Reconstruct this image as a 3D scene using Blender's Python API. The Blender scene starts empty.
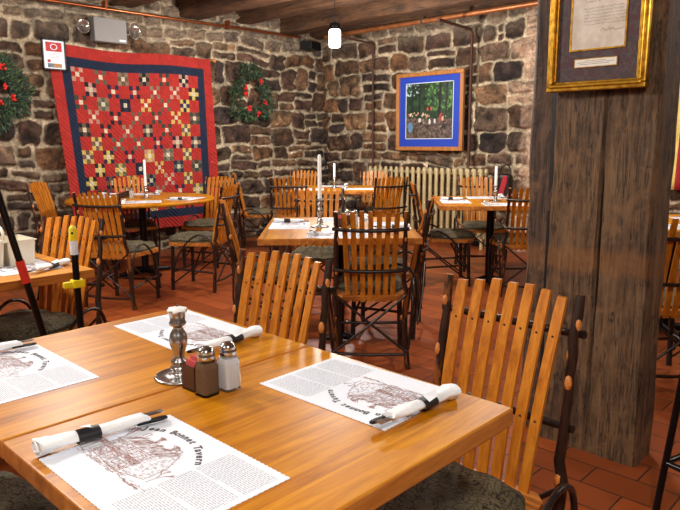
import bpy, bmesh, math, random
import numpy as np
from mathutils import Vector, Matrix, noise
S = bpy.context.scene
COL = S.collection
PI = math.pi
rnd = random.Random(7)

# ------------------------------------------------------------------ helpers
def lin(c):
    return tuple((v / 12.92 if v <= .04045 else ((v + .055) / 1.055) ** 2.4) for v in [x / 255 for x in c])

def link(o, parent=None):
    COL.objects.link(o)
    if parent: o.parent = parent
    return o

def tag(o, label=None, cat=None, group=None, kind=None):
    if label: o['label'] = label
    if cat: o['category'] = cat
    if group: o['group'] = group
    if kind: o['kind'] = kind
    return o

def empty(name, loc, rz=0, label=None, cat=None, group=None, kind=None):
    o = bpy.data.objects.new(name, None); o.empty_display_size = .05
    link(o); o.location = loc; o.rotation_euler = (0, 0, rz)
    return tag(o, label, cat, group, kind)

def copy_tree(o, parent=None):
    c = o.copy(); COL.objects.link(c); c.parent = parent
    for ch in list(o.children): copy_tree(ch, c)
    return c

class MB:
    def __init__(s): s.v = []; s.f = []; s.m = []; s.sm = []
    def add(s, vs, fs, mat=0, smooth=False):
        b = len(s.v); s.v += [tuple(p) for p in vs]
        for f in fs: s.f.append(tuple(b + i for i in f)); s.m.append(mat); s.sm.append(smooth)
    def box(s, x0, x1, y0, y1, z0, z1, mat=0, M=None, bev=0):
        if bev:
            bm = bmesh.new(); bmesh.ops.create_cube(bm, size=1)
            for v in bm.verts: v.co = Vector(((x0 + x1) / 2 + v.co.x * (x1 - x0), (y0 + y1) / 2 + v.co.y * (y1 - y0), (z0 + z1) / 2 + v.co.z * (z1 - z0)))
            bmesh.ops.bevel(bm, geom=bm.edges[:], offset=bev, segments=2, affect='EDGES', profile=.5)
            bm.verts.index_update()
            vs = [v.co.copy() for v in bm.verts]; fs = [[v.index for v in f.verts] for f in bm.faces]; bm.free()
        else:
            vs = [Vector((x, y, z)) for z in (z0, z1) for y in (y0, y1) for x in (x0, x1)]
            fs = [(0, 2, 3, 1), (4, 5, 7, 6), (0, 1, 5, 4), (2, 6, 7, 3), (0, 4, 6, 2), (1, 3, 7, 5)]
        if M: vs = [M @ v for v in vs]
        s.add(vs, fs, mat)
    def tube(s, pts, r, seg=8, mat=0, cap=0, wob=0, seed=0, flat=1):
        pts = [Vector(p) for p in pts]; n = len(pts)
        rr = r if isinstance(r, (list, tuple)) else [r] * n
        vs = []; up = None; R = random.Random(seed)
        for i, p in enumerate(pts):
            t = (pts[min(i + 1, n - 1)] - pts[max(i - 1, 0)]).normalized()
            if up is None:
                a = Vector((0, 0, 1)) if abs(t.z) < .9 else Vector((1, 0, 0))
                up = (a - t * a.dot(t)).normalized()
            else: up = (up - t * up.dot(t)).normalized()
            sd = t.cross(up)
            for k in range(seg):
                a = 2 * PI * k / seg; q = rr[i] * (1 + wob * (R.random() - .5))
                vs.append(p + up * math.cos(a) * q * flat + sd * math.sin(a) * q)
        fs = [(i * seg + k, i * seg + (k + 1) % seg, (i + 1) * seg + (k + 1) % seg, (i + 1) * seg + k) for i in range(n - 1) for k in range(seg)]
        s.add(vs, fs, mat, True)
        s.add(vs[:seg], [tuple(reversed(range(seg)))], cap); s.add(vs[-seg:], [tuple(range(seg))], cap)
    def lathe(s, prof, seg=20, mat=0, c=(0, 0, 0), smooth=True):
        vs = [(c[0] + r * math.cos(2 * PI * k / seg), c[1] + r * math.sin(2 * PI * k / seg), c[2] + z) for r, z in prof for k in range(seg)]
        n = len(prof)
        fs = [(i * seg + k, i * seg + (k + 1) % seg, (i + 1) * seg + (k + 1) % seg, (i + 1) * seg + k) for i in range(n - 1) for k in range(seg)]
        s.add(vs, fs, mat, smooth)
        s.add(vs[:seg], [tuple(reversed(range(seg)))], mat); s.add(vs[-seg:], [tuple(range(seg))], mat)
    def prism(s, pts, z0, z1, mat=0, M=None):
        n = len(pts); vs = [Vector((x, y, z)) for z in (z0, z1) for x, y in pts]
        if M: vs = [M @ v for v in vs]
        s.add(vs, [tuple(reversed(range(n))), tuple(range(n, 2 * n))] + [(i, (i + 1) % n, n + (i + 1) % n, n + i) for i in range(n)], mat)
    def quad(s, a, b, c, d, mat=0): s.add([a, b, c, d], [(0, 1, 2, 3)], mat)
    def ball(s, c, r, mat=0, seg=8, sc=(1, 1, 1)):
        vs = []; rings = seg // 2 + 1
        for i in range(rings):
            th = PI * (i + .001) / (rings - 1 + .002)
            for k in range(seg):
                a = 2 * PI * k / seg
                vs.append((c[0] + r * sc[0] * math.sin(th) * math.cos(a), c[1] + r * sc[1] * math.sin(th) * math.sin(a), c[2] + r * sc[2] * math.cos(th)))
        fs = [(i * seg + k, (i + 1) * seg + k, (i + 1) * seg + (k + 1) % seg, i * seg + (k + 1) % seg) for i in range(rings - 1) for k in range(seg)]
        s.add(vs, fs, mat, True)
    def build(s, name, mats, parent=None, loc=None, rz=0):
        me = bpy.data.meshes.new(name); me.from_pydata(s.v, [], s.f)
        if not isinstance(mats, (list, tuple)): mats = [mats]
        for m in mats: me.materials.append(m)
        me.polygons.foreach_set('material_index', s.m); me.polygons.foreach_set('use_smooth', s.sm)
        me.update()
        o = link(bpy.data.objects.new(name, me), parent)
        if loc is not None: o.location = loc
        if rz: o.rotation_euler = (0, 0, rz)
        return o

def smooth_path(ps, n=6):
    ps = [Vector(p) for p in ps]; out = []
    P = [ps[0] * 2 - ps[1]] + ps + [ps[-1] * 2 - ps[-2]]
    for i in range(1, len(P) - 2):
        for k in range(n):
            t = k / n; a, b, c, d = P[i - 1:i + 3]
            out.append(.5 * ((2 * b) + (c - a) * t + (2 * a - 5 * b + 4 * c - d) * t * t + (3 * b - a - 3 * c + d) * t ** 3))
    out.append(ps[-1]); return out

# ------------------------------------------------------------------ materials
class NT:
    def __init__(s, name):
        s.mat = bpy.data.materials.new(name); s.mat.use_nodes = True
        s.t = s.mat.node_tree; s.b = s.t.nodes['Principled BSDF']
    def n(s, k, **kw):
        x = s.t.nodes.new('ShaderNode' + k)
        for a, b in kw.items():
            if a.startswith('_'): x.inputs[a[1:].replace('_', ' ')].default_value = b
            else: setattr(x, a, b)
        return x
    def l(s, a, b): s.t.links.new(a, b)
    def coord(s, scale=(1, 1, 1), rot=(0, 0, 0), kind='Object'):
        c = s.n('TexCoord'); m = s.n('Mapping'); m.inputs['Scale'].default_value = scale; m.inputs['Rotation'].default_value = rot
        s.l(c.outputs[kind], m.inputs['Vector']); return m.outputs[0]
    def noise(s, vec, scale=5, detail=6, rough=.6, dist=0):
        x = s.n('TexNoise'); x.inputs['Scale'].default_value = scale; x.inputs['Detail'].default_value = detail
        x.inputs['Roughness'].default_value = rough; x.inputs['Distortion'].default_value = dist
        s.l(vec, x.inputs['Vector']); return x.outputs['Fac']
    def ramp(s, fac, stops):
        x = s.n('ValToRGB'); e = x.color_ramp.elements
        while len(e) > 1: e.remove(e[-1])
        e[0].position = stops[0][0]; e[0].color = (*stops[0][1], 1)
        for p, c in stops[1:]:
            q = e.new(p); q.color = (*c, 1)
        s.l(fac, x.inputs[0]); return x.outputs[0]
    def mix(s, f, a, b, mode='MIX'):
        x = s.n('Mix', data_type='RGBA', blend_type=mode)
        for sock, val in ((x.inputs[0], f), (x.inputs[6], a), (x.inputs[7], b)):
            if hasattr(val, 'links') or hasattr(val, 'is_output'): s.l(val, sock)
            elif isinstance(val, tuple): sock.default_value = (*val, 1)
            else: sock.default_value = val
        return x.outputs[2]
    def bump(s, h, strength=.3, dist=.01):
        x = s.n('Bump'); x.inputs['Strength'].default_value = strength; x.inputs['Distance'].default_value = dist
        s.l(h, x.inputs['Height']); s.l(x.outputs[0], s.b.inputs['Normal'])
    def base(s, c):
        if isinstance(c, tuple): s.b.inputs['Base Color'].default_value = (*c, 1)
        else: s.l(c, s.b.inputs['Base Color'])
    def rough(s, r):
        if isinstance(r, (int, float)): s.b.inputs['Roughness'].default_value = r
        else: s.l(r, s.b.inputs['Roughness'])
        return s

def plain(name, c, rough=.5, metal=0, var=.12, sc=40, **kw):
    m = NT(name); v = m.coord(); n = m.noise(v, sc, 4)
    c = lin(c); a = tuple(x * (1 - var) for x in c); b = tuple(min(1, x * (1 + var)) for x in c)
    m.base(m.ramp(n, [(.3, a), (.7, b)])); m.rough(rough); m.b.inputs['Metallic'].default_value = metal
    for k, x in kw.items(): m.b.inputs[k.replace('_', ' ')].default_value = x
    return m.mat

def wood(name, dark, mid, light, axis='Z', sc=1.0, rough=.35, coat=.0, bump=.15, streak=22, rand=True):
    m = NT(name)
    st = {'X': (1, streak, streak), 'Y': (streak, 1, streak), 'Z': (streak, streak, 1)}[axis]
    c = m.n('TexCoord'); mp = m.n('Mapping'); mp.inputs['Scale'].default_value = tuple(q * sc for q in st)
    if rand:
        oi = m.n('ObjectInfo'); va = m.n('VectorMath', operation='SCALE'); cb = m.n('CombineXYZ')
        for i in range(3): m.l(oi.outputs['Random'], cb.inputs[i])
        m.l(cb.outputs[0], va.inputs[0]); va.inputs['Scale'].default_value = 30
        ad = m.n('VectorMath', operation='ADD'); m.l(c.outputs['Object'], ad.inputs[0]); m.l(va.outputs[0], ad.inputs[1]); m.l(ad.outputs[0], mp.inputs['Vector'])
    else: m.l(c.outputs['Object'], mp.inputs['Vector'])
    n1 = m.noise(mp.outputs[0], 1.6, 8, .65, 1.2)
    n2 = m.noise(mp.outputs[0], 7, 5, .7)
    col = m.ramp(n1, [(.3, lin(dark)), (.48, lin(mid)), (.68, lin(light))])
    col = m.mix(.35, col, m.ramp(n2, [(.3, (.45, .45, .45)), (.6, (1, 1, 1))]), 'MULTIPLY')
    m.base(col); m.rough(rough); m.bump(n2, bump, .002); m.b.inputs['Specular IOR Level'].default_value = .3
    m.b.inputs['Coat Weight'].default_value = coat; m.b.inputs['Coat Roughness'].default_value = .12
    return m.mat

M = {}
M['slat'] = wood('oak_slat', (160, 86, 18), (196, 116, 28), (218, 140, 44), 'Z', 1.0, .42, .1, streak=22)
M['seatwood'] = wood('oak_seat', (130, 70, 22), (184, 108, 42), (212, 138, 62), 'X', 1.2, .4, .2)
M['cut'] = plain('cut_wood', (206, 128, 58), .5, var=.35, sc=60)
M['bolt'] = plain('screw_dot', (40, 24, 16), .6)
M['bark'] = (lambda: None)()
m = NT('varnished_bark'); v = m.coord((1, 1, .35)); n = m.noise(v, 60, 8, .7); n2 = m.noise(v, 14, 4)
m.base(m.mix(m.ramp(n2, [(.535, (0, 0, 0)), (.60, (.85, .85, .85))]), m.ramp(n, [(.3, lin((22, 15, 14))), (.7, lin((64, 40, 30)))]), lin((142, 82, 40))))
m.rough(.28); m.bump(n, .5, .004); M['bark'] = m.mat
m = NT('dark_twig'); v = m.coord(); n = m.noise(v, 50, 6, .7)
m.base(m.ramp(n, [(.3, lin((18, 13, 14))), (.75, lin((52, 36, 30)))])); m.rough(.3); m.bump(n, .4, .003); M['twig'] = m.mat

# mossy cushion cloth
m = NT('cushion_cloth'); v = m.coord(); w = m.noise(v, 9, 4)
vo = m.n('TexVoronoi', feature='DISTANCE_TO_EDGE'); vo.inputs['Scale'].default_value = 55; vo.inputs['Randomness'].default_value = 1
wv = m.n('TexNoise'); wv.inputs['Scale'].default_value = 12; m.l(v, wv.inputs['Vector'])
mx = m.mix(.12, v, wv.outputs['Color']); m.l(mx, vo.inputs['Vector'])
n = m.noise(v, 130, 4, .7)
cc = m.ramp(w, [(.35, lin((84, 76, 56))), (.5, lin((106, 96, 70))), (.65, lin((128, 114, 84)))])
cc = m.mix(m.ramp(vo.outputs[0], [(.02, (1, 1, 1)), (.09, (0, 0, 0))]), cc, lin((40, 32, 24)))
cc = m.mix(.6, cc, m.ramp(n, [(.35, (.45, .42, .38)), (.65, (1, 1, 1))]), 'MULTIPLY')
m.base(cc); m.rough(.95); m.bump(n, .5, .003); M['cushion'] = m.mat

# table tops
def tabletop_mat(name, axis):
    m = NT(name); c = m.n('TexCoord')
    st = (14, 1, 14) if axis == 'Y' else (1, 14, 14)
    mp = m.n('Mapping'); mp.inputs['Scale'].default_value = st
    oi = m.n('ObjectInfo'); cb = m.n('CombineXYZ')
    mu = m.n('Math', operation='MULTIPLY'); m.l(oi.outputs['Random'], mu.inputs[0]); mu.inputs[1].default_value = 40
    for i in range(3): m.l(mu.outputs[0], cb.inputs[i])
    # plank identity
    pk = m.n('TexVoronoi', voronoi_dimensions='1D'); pk.inputs['Scale'].default_value = 8.5; pk.inputs['Randomness'].default_value = .6
    sp = m.n('SeparateXYZ'); m.l(c.outputs['Object'], sp.inputs[0])
    m.l(sp.outputs[0 if axis == 'Y' else 1], pk.inputs['W'])
    ad = m.n('VectorMath', operation='ADD'); m.l(c.outputs['Object'], ad.inputs[0]); m.l(cb.outputs[0], ad.inputs[1])
    sc = m.n('VectorMath', operation='SCALE'); m.l(pk.outputs['Color'], sc.inputs[0]); sc.inputs['Scale'].default_value = 1.5
    ad2 = m.n('VectorMath', operation='ADD'); m.l(ad.outputs[0], ad2.inputs[0]); m.l(sc.outputs[0], ad2.inputs[1])
    m.l(ad2.outputs[0], mp.inputs['Vector'])
    n1 = m.noise(mp.outputs[0], 1.5, 9, .65, 1.6); n2 = m.noise(mp.outputs[0], 9, 4, .7); n3 = m.noise(c.outputs['Object'], 6, 5, .6)
    col = m.ramp(n1, [(.28, lin((136, 76, 5))), (.42, lin((186, 114, 8))), (.58, lin((212, 140, 14))), (.75, lin((224, 158, 34)))])
    col = m.mix(.3, col, m.ramp(pk.outputs['Color'], [(.2, (.72, .66, .6)), (.8, (1.0, 1.0, 1.0))]), 'MULTIPLY')
    col = m.mix(.25, col, m.ramp(n2, [(.3, (.45, .4, .35)), (.58, (1, 1, 1))]), 'MULTIPLY')
    col = m.mix(m.ramp(n3, [(.56, (0, 0, 0)), (.70, (.6, .6, .6))]), col, lin((136, 66, 10)))
    m.base(col); m.bump(n1, .12, .002)
    m.rough(.36)
    m.b.inputs['Coat Weight'].default_value = 0; m.b.inputs['Specular IOR Level'].default_value = .28
    return m.mat
M['tabY'] = tabletop_mat('varnished_tabletop', 'Y')
M['edge'] = wood('table_edge', (120, 66, 20), (186, 112, 44), (216, 144, 70), 'Y', 1, .4, .3, streak=10)
M['iron'] = plain('black_iron', (20, 19, 20), .35, .6)
M['blacktube'] = plain('black_tube', (14, 14, 16), .25, .3)

m = NT('placemat_paper'); v = m.coord(); n = m.noise(v, 8, 3)
m.base(m.ramp(n, [(.3, lin((226, 234, 248))), (.7, lin((236, 242, 252)))])); m.rough(.75); m.bump(n, .15, .004); M['paper'] = m.mat
M['ink'] = plain('brown_ink', (158, 120, 114), .9, sc=200, var=.3)
M['inktext'] = plain('grey_ink', (180, 182, 192), .9)
M['inktitle'] = plain('dark_ink', (84, 76, 80), .9)
m = NT('white_napkin'); v = m.coord(); n = m.noise(v, 22, 4)
m.base(m.ramp(n, [(.3, lin((232, 236, 242))), (.7, lin((246, 248, 250)))])); m.rough(.9); m.bump(n, .5, .008); M['napkin'] = m.mat
M['band'] = plain('black_paper_band', (32, 32, 36), .4)
M['steel'] = plain('cutlery_steel', (190, 190, 192), .18, 1)
M['chrome'] = plain('chrome_lid', (205, 206, 208), .12, 1)
m = NT('old_pewter'); v = m.coord(); n = m.noise(v, 35, 6)
m.base(m.ramp(n, [(.3, lin((150, 148, 146))), (.7, lin((205, 205, 205)))])); m.b.inputs['Metallic'].default_value = 1; m.rough(.27); m.bump(n, .15, .002); M['pewter'] = m.mat
M['wax'] = plain('white_wax', (246, 246, 244), .5, var=.02)
M['wick'] = plain('burnt_wick', (30, 26, 24), .9)
M['pepper'] = plain('ground_pepper', (112, 84, 58), .95, var=.7, sc=500)
M['salt'] = plain('table_salt', (238, 240, 244), .9, var=.03)
M['plum'] = plain('dark_brown_caddy', (64, 38, 34), .3)
M['sugar'] = plain('pink_packet', (206, 84, 84), .6)
m = NT('shaker_glass'); m.base((.95, .97, .97)); m.rough(.03); m.b.inputs['Transmission Weight'].default_value = 1; m.b.inputs['IOR'].default_value = 1.18; M['glass'] = m.mat
M['cream'] = plain('cream_plastic', (232, 224, 204), .4, var=.03)
M['copper'] = plain('copper_pipe', (176, 98, 58), .3, .9, var=.25, sc=12)
M['copper2'] = plain('dull_copper', (168, 104, 62), .42, .55, var=.3, sc=12)
M['rustpipe'] = plain('brown_pipe', (84, 54, 44), .55, .2)
M['radiator'] = plain('cream_radiator', (196, 176, 132), .45, var=.1, sc=15)
M['red'] = plain('red_tape', (214, 52, 36), .4)
M['yellow'] = plain('yellow_plastic', (240, 214, 30), .4)
M['white'] = plain('white_tape', (232, 236, 240), .4)
M['graybox'] = plain('grey_steel_box', (128, 124, 122), .5, .3, var=.06)
M['lens'] = plain('lamp_reflector', (190, 186, 178), .12, .9)
M['black'] = plain('matt_black', (22, 21, 22), .5)
M['oakframe'] = wood('frame_oak', (140, 84, 40), (176, 116, 62), (200, 140, 84), 'Z', 1, .4)
M['bluemat'] = plain('blue_mat_board', (24, 62, 176), .7, var=.06)
M['bag_red'] = plain('red_bag', (178, 30, 44), .6)

# terracotta floor
m = NT('terracotta_tiles'); c = m.coord()
br = m.n('TexBrick'); br.offset = .5; m.l(c, br.inputs['Vector'])
for k, q in (('Scale', 1), ('Mortar Size', .0035), ('Mortar Smooth', .1), ('Brick Width', .31), ('Row Height', .152), ('Bias', 0.)): br.inputs[k].default_value = q
br.inputs['Color1'].default_value = (*lin((170, 84, 38)), 1); br.inputs['Color2'].default_value = (*lin((138, 66, 30)), 1); br.inputs['Mortar'].default_value = (*lin((62, 38, 30)), 1)
n = m.noise(c, 3.5, 6, .6)
m.base(m.mix(.5, br.outputs['Color'], m.ramp(n, [(.3, (.6, .55, .55)), (.65, (1, 1, 1))]), 'MULTIPLY')); m.rough(.34)
bb = m.n('Math', operation='SUBTRACT'); bb.inputs[0].default_value = 1; m.l(br.outputs['Fac'], bb.inputs[1]); m.bump(bb.outputs[0], .5, .004); M['tile'] = m.mat

def old_wood(name, axis, dark, mid, light, gl=.6):
    m = NT(name); st = {'X': (1.2, 12, 12), 'Y': (12, 1.2, 12), 'Z': (12, 12, 1.2)}[axis]
    v = m.coord(st); v2 = m.coord()
    n = m.noise(v, 1.3, 10, .7, 1.5); n2 = m.noise(v2, 5, 8, .65); n3 = m.noise(v, 5, 8, .75, .5)
    c = m.ramp(n, [(.3, lin(dark)), (.5, lin(mid)), (.72, lin(light))])
    c = m.mix(m.ramp(n2, [(.42, (0, 0, 0)), (.68, (.55, .55, .55))]), c, lin(light))
    c = m.mix(.75, c, m.ramp(n3, [(.36, (.22, .18, .16)), (.5, (1, 1, 1))]), 'MULTIPLY')
    if axis == 'Z':
        v3 = m.coord((9, 9, .7)); n4 = m.noise(v3, 1.1, 6, .6, 2.5)
        c = m.mix(m.ramp(n4, [(.482, (0, 0, 0)), (.5, (1, 1, 1)), (.518, (0, 0, 0))]), c, lin((20, 14, 12)))
        v4 = m.coord((1, 1, .8)); n5 = m.noise(v4, 7, 9, .75, .8)
        c = m.mix(m.ramp(n5, [(.53, (0, 0, 0)), (.62, (.6, .6, .6))]), c, lin((150, 110, 72)))
        c = m.mix(m.ramp(n5, [(.33, (.8, .8, .8)), (.43, (0, 0, 0))]), c, lin((26, 19, 17)))
        sp = m.n('SeparateXYZ'); m.l(m.coord(), sp.inputs[0]); ad = m.n('Math', operation='MULTIPLY_ADD'); m.l(n2, ad.inputs[0]); ad.inputs[1].default_value = .12; m.l(sp.outputs[2], ad.inputs[2])
        band = m.ramp(ad.outputs[0], [(.80, (0, 0, 0)), (.83, (.4, .4, .4)), (.89, (.4, .4, .4)), (.92, (0, 0, 0))])
        c = m.mix(band, c, lin((170, 112, 60)))
        ad2 = m.n('Math', operation='ADD'); m.l(n3, ad2.inputs[0]); m.l(n4, ad2.inputs[1]); n3 = ad2.outputs[0]
    m.base(c); m.rough(gl); m.bump(n3, 1, .02); return m.mat
M['pillar'] = old_wood('weathered_timber', 'Z', (50, 36, 28), (104, 78, 56), (160, 124, 86))
M['pillar2'] = old_wood('dark_timber', 'Z', (50, 36, 32), (88, 66, 54), (124, 94, 72))
M['beam'] = old_wood('ceiling_timber', 'X', (36, 23, 17), (76, 50, 33), (122, 84, 52))
M['plaster'] = plain('old_ceiling_plaster', (150, 136, 118), .9, var=.3, sc=3)

def attr_mat(name, rough=.85, fine=90, amt=.5, bumps=.5, dist=.01, extra=None):
    m = NT(name); a = m.n('Attribute', attribute_name='Col'); v = m.coord()
    n = m.noise(v, fine, 8, .7); n2 = m.noise(v, fine * .22, 6, .65, .6)
    c = m.mix(amt, a.outputs['Color'], m.ramp(n, [(.32, (.35, .33, .32)), (.66, (1.4, 1.38, 1.36))]), 'MULTIPLY')
    c = m.mix(amt, c, m.ramp(n2, [(.35, (.5, .47, .45)), (.62, (1.4, 1.34, 1.28))]), 'MULTIPLY')
    m.base(c); m.rough(rough)
    ad = m.n('Math', operation='ADD'); m.l(n, ad.inputs[0]); m.l(n2, ad.inputs[1]); m.bump(ad.outputs[0], bumps, dist)
    return m.mat

def grid_mesh(name, P, Colr, mat, parent=None, percell=False):
    """P (h,w,3) vertex positions; Colr (h,w,3) linear vertex colours, or (h-1,w-1,3) per cell"""
    h, w = P.shape[:2]
    idx = np.arange(h * w).reshape(h, w)
    F = np.stack([idx[:-1, :-1], idx[:-1, 1:], idx[1:, 1:], idx[1:, :-1]], -1).reshape(-1, 4)
    me = bpy.data.meshes.new(name)
    me.vertices.add(h * w); me.vertices.foreach_set('co', P.astype(np.float32).ravel())
    me.loops.add(F.size); me.loops.foreach_set('vertex_index', F.astype(np.int32).ravel())
    me.polygons.add(len(F)); me.polygons.foreach_set('loop_start', np.arange(0, F.size, 4, dtype=np.int32))
    try: me.polygons.foreach_set('loop_total', np.full(len(F), 4, dtype=np.int32))
    except Exception: pass
    me.polygons.foreach_set('use_smooth', np.full(len(F), not percell))
    me.update(calc_edges=True)
    if percell:
        a = me.color_attributes.new('Col', 'FLOAT_COLOR', 'CORNER')
        c = np.ones((len(F), 4, 4), np.float32); c[:, :, :3] = Colr.reshape(-1, 1, 3)
    else:
        a = me.color_attributes.new('Col', 'FLOAT_COLOR', 'POINT')
        c = np.ones((h * w, 4), np.float32); c[:, :3] = Colr.reshape(-1, 3)
    a.data.foreach_set('color', c.ravel())
    me.materials.append(mat)
    return link(bpy.data.objects.new(name, me), parent)

def vnoise(x, y, seed):
    r = np.random.RandomState(seed); T = r.rand(256, 256)
    xi = np.floor(x).astype(int); yi = np.floor(y).astype(int); fx = x - xi; fy = y - yi
    fx = fx * fx * (3 - 2 * fx); fy = fy * fy * (3 - 2 * fy)
    g = lambda a, b: T[a % 256, b % 256]
    return (g(xi, yi) * (1 - fx) + g(xi + 1, yi) * fx) * (1 - fy) + (g(xi, yi + 1) * (1 - fx) + g(xi + 1, yi + 1) * fx) * fy - .5
def fbm(x, y, seed, o=4):
    t = 0
    for i in range(o): t = t + vnoise(x * 2 ** i, y * 2 ** i, seed + i) / 2 ** i
    return t

# ------------------------------------------------------------------ stone walls
PAL = [lin(c) for c in [(94, 70, 54), (78, 60, 50), (112, 84, 62), (70, 56, 52), (128, 100, 74), (98, 72, 60), (84, 62, 46), (108, 88, 72), (120, 86, 58)]]
MORT = lin((196, 182, 156))
def stone_field(s, z, seed, light=None):
    R = random.Random(seed)
    ws = s + .012 * vnoise(s * 30, z * 30, seed + 91) + .065 * fbm(s * 3.1, z * 3.1, seed, 3) + .028 * vnoise(s * 12, z * 12, seed + 9)
    wz = z + .014 * vnoise(s * 28, z * 28, seed + 95) + .075 * fbm(s * 1.7 + 9, z * 2.1, seed + 20, 3) + .03 * vnoise(s * 12, z * 12, seed + 29)
    H = np.zeros_like(s); best = np.full(s.shape, 1.0)
    C = np.zeros(s.shape + (3,)); C[:] = MORT
    C *= (1 + .7 * fbm(s * 9, z * 9, seed + 40)[..., None])
    s0, s1 = s.min() - .3, s.max() + .3; z0 = -.15; ds = abs(s[0, 1] - s[0, 0]); dz = abs(z[1, 0] - z[0, 0])
    smin, zmin = s.min(), z.min(); nh, nw = s.shape
    def stone(a, b, c, d, lt):
        i0 = max(0, int((a - .12 - smin) / ds)); i1 = min(nw, int((b + .12 - smin) / ds) + 2)
        j0 = max(0, int((c - .12 - zmin) / dz)); j1 = min(nh, int((d + .12 - zmin) / dz) + 2)
        if i1 <= i0 or j1 <= j0: return
        sl = (slice(j0, j1), slice(i0, i1)); g = R.uniform(.009, .017)
        hx = (b - a) / 2 - g; hz = (d - c) / 2 - g
        if hx < .02 or hz < .018: return
        rr = min(hx, hz) * R.uniform(.25, .65); tilt = R.uniform(-.12, .12)
        X = ws[sl] - (a + b) / 2; Z = wz[sl] - (c + d) / 2; X, Z = X + tilt * Z, Z - tilt * X * .5
        qx = np.abs(X) - hx + rr; qz = np.abs(Z) - hz + rr
        sd = np.hypot(np.maximum(qx, 0), np.maximum(qz, 0)) + np.minimum(np.maximum(qx, qz), 0) - rr
        t = np.clip(-sd / .02, 0, 1); t = t * t * (3 - 2 * t)
        hgt = R.uniform(.025, .06) + R.uniform(-.12, .12) * X + R.uniform(-.15, .15) * Z
        pit = fbm(s[sl] * 11, z[sl] * 11, R.randrange(1000), 4)
        H[sl] = np.maximum(H[sl], t * (hgt + .07 * pit))
        p = np.array(R.choice(PAL)) * R.uniform(.55, 1.2)
        if lt: p = np.array(lin((188, 160, 136))) * R.uniform(.7, 1.1)
        k = np.clip((-sd + .004) / .012, 0, 1)[..., None]
        col = p * (1 + 1.3 * fbm(s[sl] * 10, z[sl] * 9, R.randrange(1000), 3)[..., None])
        C[sl] = C[sl] * (1 - k) + col * k
    zz = z0
    while zz < z.max() + .2:
        h = R.choice([.13, .18, .22, .26, .29, .22]) * R.uniform(.9, 1.1); a = s0 - R.random() * .3
        while a < s1:
            w = R.uniform(.18, .5) * (1.1 if h > .18 else 1); lt = False
            if light and light[0] < a + w / 2 < light[1]: w = (light[1] - light[0]) * R.choice([.5, 1]); lt = True
            u = R.random()
            if h > .17 and u < .25 and w > .2:
                k = R.uniform(.35, .65); stone(a, a + w, zz, zz + h * k, lt); stone(a, a + w, zz + h * k, zz + h, lt)
            elif h > .2 and u < .38 and w > .3:
                k = R.uniform(.3, .7); stone(a, a + w * k, zz, zz + h, lt)
                stone(a + w * k, a + w, zz, zz + h * .5, lt); stone(a + w * k, a + w, zz + h * .5, zz + h, lt)
            else: stone(a, a + w, zz + R.uniform(-.015, .015), zz + h + R.uniform(-.015, .015), lt)
            a += w
        zz += h
    up = np.clip((z - 2.42 - .25 * fbm(s * 1.3, z * 1.3, seed + 70, 3)) / .2, 0, 1)[..., None] * .55
    C = C * (1 - up) + np.array(lin((150, 138, 120))) * up
    if light:
        q = (np.clip((s - light[0]) / .05, 0, 1) * np.clip((light[1] - s) / .05, 0, 1))[..., None] * .6
        C = C * (1 - q) + np.array(lin((206, 178, 156))) * (1 + .5 * fbm(s * 12, z * 12, 555, 3)[..., None]) * q
    H = H + .016 * fbm(s * 8, z * 8, seed + 60, 4)
    return H, np.clip(C, 0.004, 1)

M['stone'] = attr_mat('rubble_stone', .85, 42, .78, 1.0, .02)
def wall(name, axis, const, s0, s1, nsign, seed, step=.0125, light=None):
    zs = np.arange(-.02, 3.0, step); ss = np.arange(s0, s1 + step, step)
    s, z = np.meshgrid(ss, zs); H, C = stone_field(s, z, seed, light)
    P = np.zeros(s.shape + (3,)); P[..., 2] = z
    if axis == 'x': P[..., 0] = const + nsign * (H - .03); P[..., 1] = s
    else: P[..., 1] = const + nsign * (H - .03); P[..., 0] = s
    o = grid_mesh(name, P, C, M['stone']); return tag(o, kind='structure')
wall('wall_left', 'x', -6.94, -.6, 6.98, 1, 11)
wall('wall_right', 'y', 6.92, -7.0, .2, -1, 23, light=(-3.78, -3.38))
# coarse walls behind the camera
wall('wall_back', 'x', 3.2, -3.0, 6.98, -1, 5, .05)
wall('wall_front', 'y', -3.0, -7.0, 3.2, 1, 6, .05)
wall('wall_far_side', 'y', 6.92, .2, 3.2, -1, 8, .05)

b = MB(); b.box(-7.1, 3.3, -3.1, 7.1, -.1, 0); tag(b.build('floor', M['tile']), kind='structure')
b = MB(); b.box(-7.1, 3.3, -3.1, 7.1, 2.96, 3.05); tag(b.build('ceiling', M['plaster']), kind='structure')

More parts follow.
